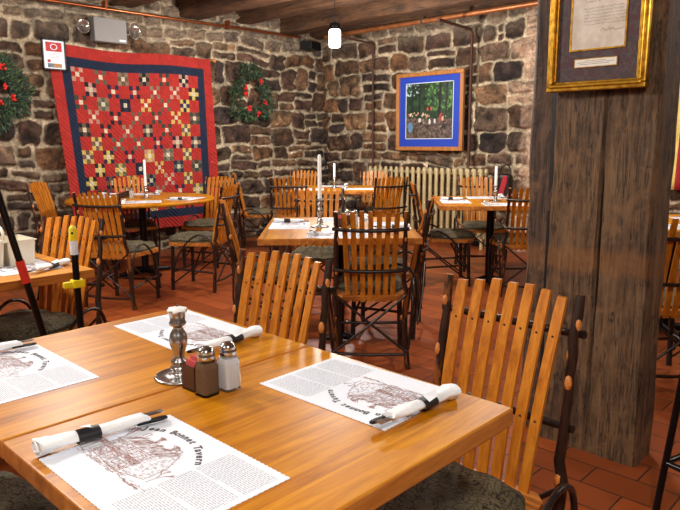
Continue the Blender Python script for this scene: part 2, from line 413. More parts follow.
def rough_beam(name, c0, c1, w, h, mat, seed, parent=None, amp=.012, step=.06, kind='structure', round_=.018, label=None):
    """rough hewn timber between two points (centre line), w across, h the other way"""
    c0 = Vector(c0); c1 = Vector(c1); t = (c1 - c0).normalized(); L = (c1 - c0).length
    a = Vector((0, 0, 1)) if abs(t.z) < .7 else Vector((0, 1, 0))
    sd = t.cross(a).normalized(); up = sd.cross(t)
    prof = []
    nw = max(3, int(w / .03)); nh = max(3, int(h / .03)); r = round_
    X = [-w / 2 + r + (w - 2 * r) * i / nw for i in range(nw + 1)]; Y = [-h / 2 + r + (h - 2 * r) * i / nh for i in range(nh + 1)]
    for x in X: prof.append((x, -h / 2))
    for y in Y: prof.append((w / 2, y))
    for x in reversed(X): prof.append((x, h / 2))
    for y in reversed(Y): prof.append((-w / 2, y))
    n = int(L / step) + 1; vs = []
    for i in range(n + 1):
        for (x, y) in prof:
            p = c0 + t * (L * i / n) + sd * x + up * y
            q = Vector((p.x * 9, p.y * 9, p.z * 9)) ; q = q - t * q.dot(t) * .75
            d = noise.noise_vector(q + Vector((seed * 7, 0, 0))) * amp + noise.noise_vector(q * 3.1 + Vector((0, seed * 5, 0))) * amp * .4
            d = d - t * d.dot(t)
            vs.append(p + d)
    k = len(prof)
    fs = [(i * k + j, i * k + (j + 1) % k, (i + 1) * k + (j + 1) % k, (i + 1) * k + j) for i in range(n) for j in range(k)]
    mb = MB(); mb.add(vs, fs, 0, False)
    mb.add(vs[:k], [tuple(reversed(range(k)))]); mb.add(vs[-k:], [tuple(range(k))])
    o = mb.build(name, mat, parent)
    if parent is None: tag(o, label, kind=kind)
    return o

# ceiling timbers (run from the quilt wall across the room)
rough_beam('trim_1', (-6.98, 6.74, 2.80), (3.1, 6.70, 2.80), .2, .15, M['beam'], 1, step=.15)
rough_beam('ceiling_beam', (-6.98, 6.22, 2.86), (3.1, 6.22, 2.86), .26, .26, M['beam'], 2, step=.15)
rough_beam('ceiling_beam', (-6.98, 5.45, 2.90), (3.1, 5.62, 2.9), .22, .24, M['beam'], 3, step=.15)
rough_beam('ceiling_beam', (-6.98, 4.62, 2.86), (3.1, 5.0, 2.86), .3, .24, M['beam'], 4, step=.15)
for i, y in enumerate((3.75, 2.95, 2.15, 1.3, .4, -.5, -1.4, -2.3)):
    rough_beam('ceiling_beam', (-6.98, y, 2.87), (3.1, y + .1, 2.87), .26, .24, M['beam'], 6 + i, step=.2)

# ------------------------------------------------------------------ pillar
pil = empty('pillar', (-1.07, 2.62, 0), kind='structure', label='massive rough hewn timber pillar standing right of the near table')
def pb(nm, x0, x1, y0, y1, mat, sd, z1=2.9):
    o = rough_beam(nm, ((x0 + x1) / 2 + 1.07, (y0 + y1) / 2 - 2.62, -.01), ((x0 + x1) / 2 + 1.07, (y0 + y1) / 2 - 2.62, z1), y1 - y0, x1 - x0, mat, sd, pil, amp=.011, step=.03, round_=.012)
    return o
pb('timber', -1.318, -1.232, 2.55, 2.73, M['pillar2'], 31)
pb('timber', -1.226, -1.027, 2.525, 2.73, M['pillar'], 32)
pb('timber', -1.013, -.832, 2.52, 2.715, M['pillar'], 33)
b = MB(); b.box(-1.27 + 1.07, -.87 + 1.07, 2.59 - 2.62, 2.67 - 2.62, 0, 2.88); b.build('timber_core', M['black'], pil)

# ------------------------------------------------------------------ chairs
def make_chair():
    root = empty('twig_chair', (0, 0, 0))
    # seat board
    def dshape(wf, wb, y0, y1, n=10):
        pts = []
        for i in range(n + 1):
            a = PI * i / n; pts.append((wf * math.cos(PI + a), y0 + .09 - .09 * math.sin(a)))
        y1 += .02; pts += [(wb, y1 - .03), (wb - .03, y1), (-wb + .03, y1), (-wb, y1 - .03)]
        return pts
    b = MB(); b.prism(dshape(.225, .185, -.23, .2), .395, .425); b.build('seat', M['seatwood'], root)
    # cushion: puffed grid
    b = MB(); nx, ny = 16, 14; vs = []; fs = []
    def cpos(u, v, top):
        x = (u * 2 - 1); y = (v * 2 - 1)
        q = 1 - max(abs(x), abs(y)) ** 4
        k = 1 - .1 * (x * x) * (y * y) * 1.6
        wx = .215 * (1 - .10 * v) * k; yy = -.02 + .195 * y * k - .03 * (1 - v) * (1 - x * x)
        th = (.014 + .042 * (max(q, 0) ** .5)) if top else 0
        th += (.004 * math.sin(x * 9 + y * 5) if top else 0)
        return (x * wx, yy, .426 + th)
    for t in (1, 0):
        base = len(vs)
        for j in range(ny + 1):
            for i in range(nx + 1): vs.append(cpos(i / nx, j / ny, t))
        for j in range(ny):
            for i in range(nx):
                a = base + j * (nx + 1) + i; f = (a, a + 1, a + nx + 2, a + nx + 1)
                fs.append(f if t else f[::-1])
    n1 = (nx + 1) * (ny + 1)
    rim = [i for i in range(nx + 1)] + [j * (nx + 1) + nx for j in range(1, ny + 1)] + [ny * (nx + 1) + i for i in range(nx - 1, -1, -1)] + [j * (nx + 1) for j in range(ny - 1, 0, -1)]
    for q in range(len(rim)):
        a, c = rim[q], rim[(q + 1) % len(rim)]; fs.append((a, a + n1, c + n1, c)[::-1])
    b.add(vs, fs, 0, True); b.build('cushion', M['cushion'], root)
    # back curve
    def yb(z, t):
        k = (z - .40) / .5
        return .215 + .124 * k - .012 * math.sin(k * PI) - .014 * t * t
    for i in range(7):
        t = (i - 3) / 3; b = MB(); vs = []; N = 12; top = .915 - .012 * t * t + rnd.uniform(-.004, .004)
        for j in range(N + 1):
            z = .385 + (top - .385) * j / N; k = (z - .385) / .52
            xc = t * 3 * (.0415 + .0065 * k); w = .0142 * (1 if j < N else .86); th = .0055
            y = yb(z, t); sk = -.18 * t
            for dx, dy in ((-w, -th), (w, -th), (w, th), (-w, th)): vs.append((xc + dx, y + dy + sk * dx, z + (0 if j < N else 0)))
        fs = [(j * 4 + q, j * 4 + (q + 1) % 4, j * 4 + 4 + (q + 1) % 4, j * 4 + 4 + q) for j in range(N) for q in range(4)]
        fs += [(3, 2, 1, 0), (N * 4, N * 4 + 1, N * 4 + 2, N * 4 + 3)]
        b.add(vs, fs)
        for z in (.805, .60):
            k = (z - .385) / .52; xc = t * 3 * (.0415 + .0065 * k)
            for dy in (-.0062,): b.ball((xc, yb(z, t) + dy, z), .0036, 1, 6, (1, .4, 1))
        b.build('slat', [M['slat'], M['bolt']], root)
    # posts
    def ypost(z): return .24 + .085 * max(0, (z - .3) / .6) ** 1.2
    for s in (-1, 1):
        pts = []; rr = []; R = random.Random(40 + s)
        for j in range(19):
            z = .91 * j / 18
            x = s * (.215 - .022 * math.sin(min(1, z / .6) * PI) + .0 * z)
            if z > .5: x = s * .187
            pts.append((x + R.uniform(-.003, .003), ypost(z) + R.uniform(-.003, .003), z)); rr.append(.0172 - .006 * j / 18 + R.uniform(-.0015, .0015))
        b = MB(); b.tube(pts, rr, 9, 0, cap=1, wob=.18, seed=5)
        for z, a, sz in ((.84, -1.2, .011), (.70, -1.9, .014), (.57, 1.0, .012), (.46, -1.4, .016), (.30, .3, .012), (.76, 2.3, .012)):
            a += s * .5
            x = s * .187; r = .0095
            b.ball((x + math.cos(a) * r, ypost(z) + math.sin(a) * r, z), sz * .72, 1, 8, (1, 1, 2.0))
        b.build('rear_post', [M['bark'], M['cut']], root)
        b = MB(); b.tube([(s * .195, -.165, 0), (s * .19, -.16, .2), (s * .185, -.155, .396)], [.017, .016, .0155], 8, 0, cap=0, wob=.2, seed=9)
        b.build('front_leg', M['twig'], root)
        # bent side hoop
        p = smooth_path([(s * .215, .25, .12), (s * .232, .262, .32), (s * .24, .225, .46), (s * .247, .12, .5), (s * .245, 0, .42), (s * .236, -.10, .27), (s * .215, -.165, .09)], 5)
        b = MB(); b.tube(p, .0085, 7, wob=.15, seed=3); b.build('side_hoop', M['twig'], root)
        b = MB(); b.tube([(s * .21, .235, .17), (s * .195, -.155, .19)], .009, 7, wob=.2); b.build('stretcher', M['twig'], root)
        b = MB(); b.tube([(s * .205, .24, .36), (s * .215, .04, .2), (s * .21, -.15, .06)], .007, 6, wob=.2); b.build('brace', M['twig'], root)
    for z, bow in ((.815, .055), (.585, .05)):
        y0 = ypost(z)
        p = smooth_path([(-.206, y0 + .012, z), (-.12, y0 + .027, z - .006), (0, y0 + .034, z - .008), (.12, y0 + .027, z - .006), (.206, y0 + .012, z)], 4)
        b = MB(); b.tube(p, [.0105] * len(p), 8, 0, wob=.2, seed=2); b.build('crossbar', M['twig'], root)
    for s in (-1, 1):
        b = MB(); b.tube([(s * .2, .262 if s > 0 else .275, .44), (0, .262 if s > 0 else .28, .27), (-s * .212, .258 if s > 0 else .268, .1)], .0075, 6, wob=.2, seed=4)
        b.build('brace', M['twig'], root)
    b = MB(); b.tube([(-.212, .235, .085), (0, .24, .08), (.212, .235, .09)], .009, 7, wob=.2); b.build('stretcher', M['twig'], root)
    b = MB(); b.tube([(-.19, -.16, .16), (0, -.165, .155), (.19, -.16, .16)], .009, 7, wob=.2); b.build('stretcher', M['twig'], root)
    return root

chair0 = make_chair(); used = [False]
def chair(top, rz_deg, label, group, off=.315):
    """top = where the middle of the top of the back stands (x, y); faces local -Y"""
    rz = math.radians(rz_deg)
    o = copy_tree(chair0) if used[0] else chair0
    used[0] = True
    o.location = (top[0] + off * math.sin(rz), top[1] - off * math.cos(rz), 0); o.rotation_euler = (0, 0, rz)
    return tag(o, label, 'chair', group)
G1 = 'slat back twig chairs around the near table'; G2 = 'slat back twig chairs around the middle table'
G3 = 'slat back twig chairs around the round table'; G4 = 'slat back twig chairs around the corner table'; G5 = 'slat back twig chairs around the table by the radiator'
chair((-.828, 1.49), 0, 'large slatted oak chair with bark posts, right front beside the timber pillar', G1)
chair((-1.605, 1.39), 8, 'slatted oak chair tucked behind the far end of the near table', G1)
chair((-1.5, -.0), 180, 'twig chair whose dark cushion shows under the near table at bottom left', G1)
chair((-3.22, 1.40), 22, 'slatted chair behind the left table with the white caddy', 'slat back twig chairs at the left table')
chair((-2.29, 2.62), 222, 'slatted chair seen from behind with crossed braces, in front of middle table', G2)
chair((-3.42, 2.49), 143, 'chair seen edge-on at left end of the middle table, leaning back', G2)
chair((-3.735, 3.65), 42, 'light slatted chair behind the middle table, left of its tall candle', G2)
chair((-2.56, 3.52), -58, 'chair seen edge-on at right end of the middle table', G2)
chair((-4.69, 2.25), 210, 'slatted armless chair seen from behind, front left of round table', G3)
chair((-6.52, 3.50), 67, 'light slatted chair behind round table, in front of quilt', G3)
chair((-6.40, 2.50), 132, 'narrow side-on chair at left end of round table by the stone wall', G3)
chair((-5.85, 4.22), 25, 'light slatted chair behind right end of round table, against quilt edge', G3)
chair((-4.62, 3.42), -60, 'chair with big side hoops at right of round table, back turned', G3)
chair((-5.20, 4.62), 225, 'dark slatted chair seen from behind at front left of corner table', G4)
chair((-6.25, 5.84), 36, 'light slatted chair behind left end of corner table', G4)
chair((-4.40, 5.36), -112, 'dark slatted chair seen from behind at front right of corner table', G4)
chair((-5.45, 6.32), 33, 'light slatted chair behind right end of corner table beside radiator', G4)
chair((-6.36, 4.80), 140, 'thin side-on chair left of the corner table, below the wreath', G4)
chair((-3.70, 5.92), 43, 'light slatted chair behind radiator-side table, facing the room', G5)
chair((-2.50, 4.83), 224, 'slatted chair seen from behind just left of the timber pillar', G5)
chair((-3.60, 4.71), 134, 'edge-on chair with mossy cushion at left end of radiator-side table', G5)
chair((-.93, 3.42), 224, 'slatted chair seen from behind right of the timber pillar', 'slat back twig chairs right of the pillar')

# ------------------------------------------------------------------ tables
def pedestal(root, x, y, zt, fr=.27):
    b = MB(); b.tube([(x, y, .03), (x, y, zt)], .035, 12); b.build('column', M['iron'], root)
    b = MB()
    for a in (0, PI / 2):
        c, s = math.cos(a), math.sin(a)
        b.tube([(x - fr * c, y - fr * s, .02), (x, y, .045), (x + fr * c, y + fr * s, .02)], [.02, .032, .02], 8)
    b.build('base', M['iron'], root)
def table_rect(loc, rz, x0, x1, y0, y1, label, group=None, th=.038, name='square_table', fr=.27):
    root = empty(name, loc, rz, label, 'table', group)
    b = MB(); b.box(x0, x1, y0, y1, .75 - th, .75, 0, bev=.004)
    # body edges get their own wood
    for i, f in enumerate(b.f):
        zc = [b.v[q][2] for q in f]
        if max(zc) < .7499: b.m[i] = 1
    b.build('tabletop', [M['tabY'], M['edge']], root)
    pedestal(root, (x0 + x1) / 2, (y0 + y1) / 2, .75 - th, fr)
    return root
table_rect((-.9, .75, 0), 0, -.294, .297, -.385, .378, 'near half of the foreground oak table, holding two placemats', 'two halves of the foreground table')
table_rect((-1.5, .75, 0), 0, -.3, .302, -.385, .378, 'far half of the foreground oak table beyond the seam', 'two halves of the foreground table')
table_rect((-2.93, .9, 0), 0, -.3, .303, -.42, .33, 'oak table at left edge carrying the white caddy', 'left edge tables')
table_rect((-3.54, .9, 0), 0, -.3, .302, -.42, .33, 'table half behind the one carrying the white caddy', 'left edge tables')
A42 = math.radians(45)
table_rect((-2.795, 2.245, 0), A42, 0, .92, 0, 1.03, 'middle oak table with tall white candle and placemats', fr=.085)
A41 = math.radians(41)
table_rect((-5.36, 4.752, 0), A41, 0, 1.0, 0, .95, 'oak table in the far corner with slim white candle')
table_rect((-3.134, 4.457, 0), math.radians(40), 0, 1.0, 0, 1.0, 'oak table between radiator and timber pillar', fr=.12)
table_rect((-1.42, 3.93, 0), math.radians(42), 0, .95, 0, .9, 'oak table behind the chair right of the pillar')
rt = empty('round_table', (-5.77, 3.22, 0), 0, 'round oak table in front of the red quilt', 'table')
b = MB(); b.lathe([(.66, .712), (.69, .716), (.695, .73), (.69, .746), (.68, .75)], 64); b.build('tabletop', M['tabY'], rt)
pedestal(rt, 0, 0, .712)

# ------------------------------------------------------------------ placemats
def letter_mesh(ch, size):
    cu = bpy.data.curves.new('glyph', 'FONT'); cu.body = ch; cu.size = size; cu.offset = .0006; cu.shear = .12; cu.resolution_u = 2; cu.align_x = 'CENTER'
    o = bpy.data.objects.new('glyph', cu); COL.objects.link(o)
    dg = bpy.context.evaluated_depsgraph_get(); me = o.evaluated_get(dg).to_mesh()
    vs = [v.co.copy() for v in me.vertices]; fs = [tuple(p.vertices) for p in me.polygons]
    o.evaluated_get(dg).to_mesh_clear(); bpy.data.objects.remove(o); bpy.data.curves.remove(cu)
    return vs, fs
def make_mat_meshes():
    L, W = .356, .252
    b = MB(); pts = []
    def side(a, c, n):
        a = Vector(a); c = Vector(c); d = (c - a); nn = Vector((d.y, -d.x)).normalized()
        for i in range(n * 4):
            t = i / (n * 4); q = a + d * t - nn * (.0016 * abs(math.sin(t * n * PI)) - .0016) * -1; pts.append((q.x, q.y))
    h, k = L / 2, W / 2
    side((-h, -k), (h, -k), 34); side((h, -k), (h, k), 24); side((h, k), (-h, k), 34); side((-h, k), (-h, -k), 24)
    b.prism(pts, 0, .0009)
    return b, pts
mat_b, _ = make_mat_meshes()
def stroke(b, x0, y0, x1, y1, w, mat, z=.0012):
    d = Vector((x1 - x0, y1 - y0)); 
    if d.length < 1e-6: return
    n = Vector((-d.y, d.x)).normalized() * w / 2
    b.quad((x0 + n.x, y0 + n.y, z), (x0 - n.x, y0 - n.y, z), (x1 - n.x, y1 - n.y, z), (x1 + n.x, y1 + n.y, z), mat)
pr = MB(); R = random.Random(3)
txt = 'Jean Bonnet Tavern'; a0, a1 = math.radians(128), math.radians(47); cx, cy, rad = -.066, -.052, .137
for i, ch in enumerate(txt):
    if ch == ' ': continue
    a = a0 + (a1 - a0) * i / (len(txt) - 1); vs, fs = letter_mesh(ch, .020)
    for ox, oy in ((0, 0), (.0009, .0004)):
        out = []
        for v in vs:
            x, y = v.x + ox, v.y + oy; q = a - PI / 2
            out.append((cx + rad * math.cos(a) + x * math.cos(q) - y * math.sin(q), cy + rad * math.sin(a) + x * math.sin(q) + y * math.cos(q), .0012))
        pr.add(out, fs, 2)
# tavern drawing
def poly(ps, w=.0012, m=0, close=False):
    if close: ps = ps + [ps[0]]
    for (p, q) in zip(ps, ps[1:]): stroke(pr, p[0], p[1], q[0], q[1], w, m)
def inside(p, P):
    c = False; n = len(P)
    for i in range(n):
        (x1, y1), (x2, y2) = P[i], P[(i + 1) % n]
        if (y1 > p[1]) != (y2 > p[1]) and p[0] < (x2 - x1) * (p[1] - y1) / (y2 - y1) + x1: c = not c
    return c
front = [(-.155, -.048), (-.045, -.055), (-.045, .012), (-.15, .008)]
gable = [(-.045, -.055), (.012, -.038), (.012, .002), (-.012, .044), (-.045, .012)]
roof = [(-.158, .008), (-.045, .012), (-.012, .044), (-.125, .038)]
porch = [(-.17, -.022), (-.045, -.026), (-.04, -.014), (-.165, -.012)]
for P in (front, gable, roof, porch): poly(P, .0011, 0, True)
for P, n, ang, ln in ((front, 420, 0, .008), (gable, 200, .3, .006), (roof, 330, .85, .012), (porch, 160, 0, .01)):
    xs = [p[0] for p in P]; ys = [p[1] for p in P]
    for _ in range(n):
        x, y = R.uniform(min(xs), max(xs)), R.uniform(min(ys), max(ys))
        if inside((x, y), P):
            a = ang + R.uniform(-.2, .2) + (PI / 2 if R.random() < .25 and P is not roof else 0)
            stroke(pr, x, y, x + ln * math.cos(a), y + ln * math.sin(a), .0007, 0)
for i in range(5):
    for yy in (-.045, -.008): 
        x = -.145 + i * .021; P = [(x, yy), (x + .009, yy), (x + .009, yy + .014), (x, yy + .014)]; poly(P, .0012, 0, True)
for x in (-.165, -.14, -.115, -.09, -.065, -.045): stroke(pr, x, -.055, x, -.018, .0016, 0)
for x in (-.13, -.03): poly([(x, .04), (x, .056), (x + .009, .056), (x + .009, .042)], .0014, 0)
def twig(x, y, a, l, d):
    x1, y1 = x + l * math.cos(a), y + l * math.sin(a)
    stroke(pr, x, y, x1, y1, .0005 + .0003 * d, 0)
    if d:
        for _ in range(3): twig(x1, y1, a + R.uniform(-.75, .75), l * .72, d - 1)
twig(-.15, .0, 1.7, .02, 4); twig(-.09, .03, 1.6, .012, 4); twig(-.05, .03, 1.2, .012, 4); twig(.022, -.04, 1.5, .018, 3); twig(-.165, -.04, 1.9, .012, 3)
for _ in range(110): 
    x = R.uniform(-.172, .035); y = -.056 + R.uniform(-.007, .004); stroke(pr, x, y, x + R.uniform(.004, .013), y + R.uniform(-.002, .002), .001, 0)
# text lines
for i in range(52):
    y = .108 - i * .0042
    if i in (17, 34): continue
    x = .042 + (.006 if i in (0, 18, 35) else 0); xe = .166 if i not in (16, 33, 51) else .1
    while x < xe:
        w = R.uniform(.004, .013)
        stroke(pr, x, y, min(x + w, xe), y, .0015, 1); x += w + .0024
mat0 = None
print_mesh = None
def placemat(x, y, rz, label, group, z=.7502):
    global mat0
    if mat0 is None:
        mat0 = mat_b.build('placemat', M['paper']); p = pr.build('print', [M['ink'], M['inktext'], M['inktitle']], mat0); o = mat0
    else: o = copy_tree(mat0)
    o.location = (x, y, z); o.rotation_euler = (0, 0, rz)
    return tag(o, label, 'placemat', group)

# napkin roll
def make_roll():
    root = empty('napkin_roll', (0, 0, 0)); b = MB(); N = 24; seg = 18; vs = []
    for j in range(N + 1):
        t = j / N; y = -.1 + .19 * t
        w = .0205 * (1 - .28 * math.sin(t * PI) ** .7) + (.003 if t < .12 else 0) - (.006 * (t - .8) / .2 if t > .8 else 0)
        for k in range(seg):
            a = 2 * PI * k / seg; r = 1 + .09 * math.sin(a * 3 + t * 7) + .06 * math.sin(a * 5 - t * 11)
            if 0.34 < t < .58: r = 1
            vs.append((math.cos(a) * w * r, y + .006 * math.sin(a * 2 + 1) * (1 if j in (0, N) else 0), .0135 + math.sin(a) * w * .62 * r))
    zmin = min(v[2] for v in vs); vs = [(x, y, z - zmin) for x, y, z in vs]
    fs = [(j * seg + k, j * seg + (k + 1) % seg, (j + 1) * seg + (k + 1) % seg, (j + 1) * seg + k) for j in range(N) for k in range(seg)]
    b.add(vs, fs, 0, True); b.add(vs[:seg], [tuple(reversed(range(seg)))]); b.add(vs[-seg:], [tuple(range(seg))])
    # spiral layer at the open end and a folded corner
    sp = [(.021 * (1 - i / 22) * math.cos(i * .6), -.104, .0145 + .013 * (1 - i / 22) * math.sin(i * .6)) for i in range(18)]
    b.tube(sp, .0018, 5)
    b.add([(-.016, -.03, .026), (-.004, -.045, .036), (.006, -.012, .0275), (-.018, -.005, .023)], [(0, 1, 2, 3)])
    b.build('napkin', M['napkin'], root)
    b = MB(); pts = []; n = 2
    vs = []
    for y in (-.036, .004):
        for k in range(seg):
            a = 2 * PI * k / seg; vs.append((math.cos(a) * .0172, y, .0135 + math.sin(a) * .0118))
    b.add(vs, [(k, (k + 1) % seg, seg + (k + 1) % seg, seg + k) for k in range(seg)], 0, True); b.build('paper_band', M['band'], root)
    b = MB()
    b.prism([(-.0125, .10), (-.004, .10), (-.004, .085), (-.0125, .085)], .015, .0165)
    for i in range(4):
        x = -.0148 + i * .0042; b.box(x, x + .0022, .098, .128, .0155, .0168)
    b.box(-.0148, 0, .090, .100, .0152, .0168); b.build('fork', M['steel'], root)
    b = MB(); b.prism([(.004, .07), (.015, .07), (.019, .118), (.016, .128), (.009, .127), (.006, .118)], .008, .0125); b.box(.0095, .0155, .116, .124, .0125, .0132)
    b.build('knife', [M['steel'] if False else M['blacktube']], root)
    return root
roll0 = make_roll(); rused = [False]
def roll(x, y, rz, label, group, z=.7513):
    o = copy_tree(roll0) if rused[0] else roll0; rused[0] = True
    o.location = (x, y, z); o.rotation_euler = (0, 0, rz); return tag(o, label, 'napkin roll', group)

GM = 'placemats on the foreground table'; GN = 'napkin rolls on the foreground table'
placemat(-.898, .508, 0, 'scalloped paper placemat nearest the camera, tavern drawing upright', GM)
placemat(-.902, .990, PI + .02, 'scalloped placemat at right of near table, printing upside down', GM)
placemat(-1.552, .512, 0, 'placemat cut by left picture edge on the near table', GM)
placemat(-1.567, .985, PI - .01, 'placemat behind the pewter candlestick on the near table', GM)
roll(-1.077, .487, -.12, 'napkin roll with fork showing, on the nearest placemat at left', GN)
roll(-.728, .985, PI - .06, 'napkin roll with dark knife tip, on right placemat of near table', GN)
roll(-1.728, .50, -.08, 'napkin roll cut by left picture edge on the near table', GN)
roll(-1.352, .985, PI + .1, 'napkin roll behind the salt shaker on the near table', GN)

# loose cloth napkin on left table
def rot_pt(o, a, x, y): return (o[0] + x * math.cos(a) - y * math.sin(a), o[1] + x * math.sin(a) + y * math.cos(a))
def setting(o, a, x, y, da, lab, tab, gi):
    px, py = rot_pt(o, a, x, y); placemat(px, py, a + da, 'placemat ' + lab, 'placemats on the ' + tab)
    rx, ry = rot_pt((px, py), a + da, -.15, -.01); roll(rx, ry, a + da - .05, 'napkin roll on the placemat ' + lab, 'napkin rolls on the ' + tab)
oM = (-2.795, 2.245)
setting(oM, A42, .45, .15, 0, 'at the front of the middle table behind slatted chair', 'middle table', 0)
setting(oM, A42, .15, .58, -PI / 2, 'at the left end of the middle table', 'middle table', 0)
setting(oM, A42, .50, .87, PI, 'at the back of the middle table', 'middle table', 0)
setting(oM, A42, .78, .55, PI / 2, 'at the right end of the middle table', 'middle table', 0)
px, py = rot_pt(oM, A42, .30, .14)
oF = (-5.36, 4.752)
setting(oF, A41, .2, .25, 0, 'front left on the far corner table', 'corner table', 0)
setting(oF, A41, .76, .3, 0, 'front right on the far corner table', 'corner table', 0)
setting(oF, A41, .45, .78, PI, 'behind the slim candle on the far corner table', 'corner table', 0)
oS = (-3.134, 4.457); A40 = math.radians(40)
setting(oS, A40, .17, .42, -PI / 2, 'at left end of the radiator-side table', 'radiator-side table', 0)
setting(oS, A40, .55, .15, 0, 'at front of the radiator-side table', 'radiator-side table', 0)
setting(oS, A40, .5, .82, PI, 'at back of the radiator-side table', 'radiator-side table', 0)
oN = (-1.42, 3.93)
setting(oN, math.radians(42), .3, .2, 0, 'seen through slats of the chair right of pillar', 'table right of the pillar', 0)
setting(oN, math.radians(42), .7, .55, PI / 2, 'at far right on the table right of pillar', 'table right of the pillar', 0)
for k, (ang, lab) in enumerate(((205, 'at front left of the round table'), (330, 'at right front of the round table'), (30, 'at right back of the round table'), (150, 'at back left of the round table'))):
    a = math.radians(ang); px, py = -5.77 + .47 * math.cos(a), 3.22 + .47 * math.sin(a)
    setting((px, py), a + PI / 2, 0, 0, 0, lab, 'round table', 0)
placemat(-2.93, 1.03, PI, 'placemat under the white caddy on the left table', 'placemats on the left table')
roll(-2.76, 1.10, PI + .5, 'crumpled napkin roll beside the white caddy on the left table', 'napkin rolls on the left table')

# ------------------------------------------------------------------ candlesticks, shakers, caddies
PROF = [(.056, 0), (.058, .003), (.055, .006), (.052, .0062), (.05, .005), (.03, .005), (.022, .007), (.018, .012), (.016, .018), (.021, .022), (.021, .026), (.014, .03), (.019, .035), (.019, .04), (.011, .046), (.013, .058), (.0195, .078), (.0205, .09), (.018, .103), (.010, .116), (.012, .120), (.0185, .124), (.019, .129), (.0165, .133), (.0175, .15), (.0195, .154), (.0195, .157), (.012, .157)]
def candlestick(x, y, label, group=None, h=1.0):
    b = MB(); b.lathe([(r, z * h) for r, z in PROF], 28); o = b.build('candlestick', M['pewter'], None, (x, y, .7502)); return tag(o, label, 'candlestick', group)
GC = 'pewter candlesticks on the tables'
candlestick(-1.243, .765, 'dull pewter candlestick with melted white stub on the near table', GC)
b = MB(); R = random.Random(2); vs = []
prof = [(.0135, -.003), (.0195, -.004), (.0215, -.001), (.0195, .002), (.012, .004), (.004, .006)]
for j, (r, z) in enumerate(prof):
    for k in range(20):
        q = 1 + (.14 * math.sin(k * 1.9) + .1 * math.sin(k * 3.1)) * (j in (1, 2, 3)); dz = -.006 * max(0, math.sin(k * 1.9)) if j == 1 else 0
        vs.append((r * q * math.cos(k * PI / 10), r * q * math.sin(k * PI / 10), z + dz))
b.add(vs, [(j * 20 + k, j * 20 + (k + 1) % 20, (j + 1) * 20 + (k + 1) % 20, (j + 1) * 20 + k) for j in range(5) for k in range(20)], 0, True)
b.add(vs[:20], [tuple(reversed(range(20)))]); b.add(vs[-20:], [tuple(range(20))])
b.tube([(0, 0, .004), (.001, 0, .011)], .0012, 6, 1)
tag(b.build('candle_stub', [M['wax'], M['wick']], None, (-1.243, .765, .75 + .159)), 'melted white candle stub on top of near candlestick', 'candle')
def candle(x, y, zb, h, label, group='tall white candles on the tables'):
    b = MB(); b.tube([(0, 0, 0), (0, 0, h * .96), (0, 0, h)], [.0125, .0115, .006], 14); b.tube([(0, 0, h), (.001, 0, h + .008)], .0012, 5, 1)
    return tag(b.build('taper_candle', [M['wax'], M['wick']], None, (x, y, zb)), label, 'candle', group)
def stick_with_candle(x, y, hs, hc, where):
    candlestick(x, y, 'pewter candlestick holding a white candle ' + where, GC, hs)
    candle(x, y, .7502 + .157 * hs + .0005, hc, 'tall white candle ' + where)
stick_with_candle(-2.905, 2.839, 1.15, .27, 'on the middle table')
stick_with_candle(-5.72, 3.24, .75, .25, 'on the round table')
stick_with_candle(-3.02, 5.14, .9, .17, 'on the radiator-side table')
stick_with_candle(-5.30, 5.42, .8, .16, 'on the far corner table')

def make_shaker(fill):
    root = empty('shaker', (0, 0, 0)); s = .0205
    def octo(r, c): return [(r - c, -r), (r, -r + c), (r, r - c), (r - c, r), (-r + c, r), (-r, r - c), (-r, -r + c), (-r + c, -r)]
    def loft(b, rings, mat=0):
        n = 8; vs = [(x, y, z) for pts, z in rings for x, y in pts]
        b.add(vs, [(i * n + k, i * n + (k + 1) % n, (i + 1) * n + (k + 1) % n, (i + 1) * n + k) for i in range(len(rings) - 1) for k in range(n)], mat)
        b.add(vs[:n], [tuple(reversed(range(n)))], mat); b.add(vs[-n:], [tuple(range(n))], mat)
    b = MB(); loft(b, [(octo(s, .006), 0), (octo(s, .006), .062), (octo(.0165, .006), .073), (octo(.0145, .0055), .079)]); b.build('glass_body', M['glass'], root)
    b = MB(); loft(b, [(octo(s - .0025, .005), .005), (octo(s - .0025, .005), .060), (octo(.0145, .005), .0705)]); b.build('contents', fill, root)
    b = MB(); b.lathe([(.0175, .077), (.0188, .079), (.0188, .089), (.017, .0915), (.0182, .093), (.0175, .098), (.012, .103), (.003, .1045)], 24)
    b.build('lid', M['chrome'], root)
    return root
GS = 'salt and pepper shakers on the near table'
def put(o, x, y, rz=0, z=.7502): o.location = (x, y, z); o.rotation_euler = (0, 0, rz); return o
pep = tag(put(make_shaker(M['pepper']), -1.112, .748, .05), 'glass pepper shaker with chrome lid on the near table', 'shaker', GS)
sal = tag(put(make_shaker(M['salt']), -1.104, .799, .05), 'glass salt shaker full of white salt on the near table', 'shaker', GS)
cad = empty('sugar_caddy', (-1.159, .765, .7502), .05, 'dark little caddy of pink sugar packets beside pepper shaker', 'caddy')
b = MB()
for (x0, x1, y0, y1) in ((-.022, .022, -.034, -.031), (-.022, .022, .031, .034), (-.022, -.019, -.031, .031), (.019, .022, -.031, .031)): b.box(x0, x1, y0, y1, 0, .055)
b.box(-.022, .022, -.034, .034, 0, .004); b.build('box', M['plum'], cad)
for i in range(8):
    b = MB(); y = -.026 + i * .0072; b.box(-.017, .017, y, y + .004, .005, .066 + .006 * math.sin(i * 2.3), M=Matrix.Rotation(math.radians(4 * math.sin(i * 5)), 4, 'X')); b.build('sugar_packet', M['sugar'], cad)
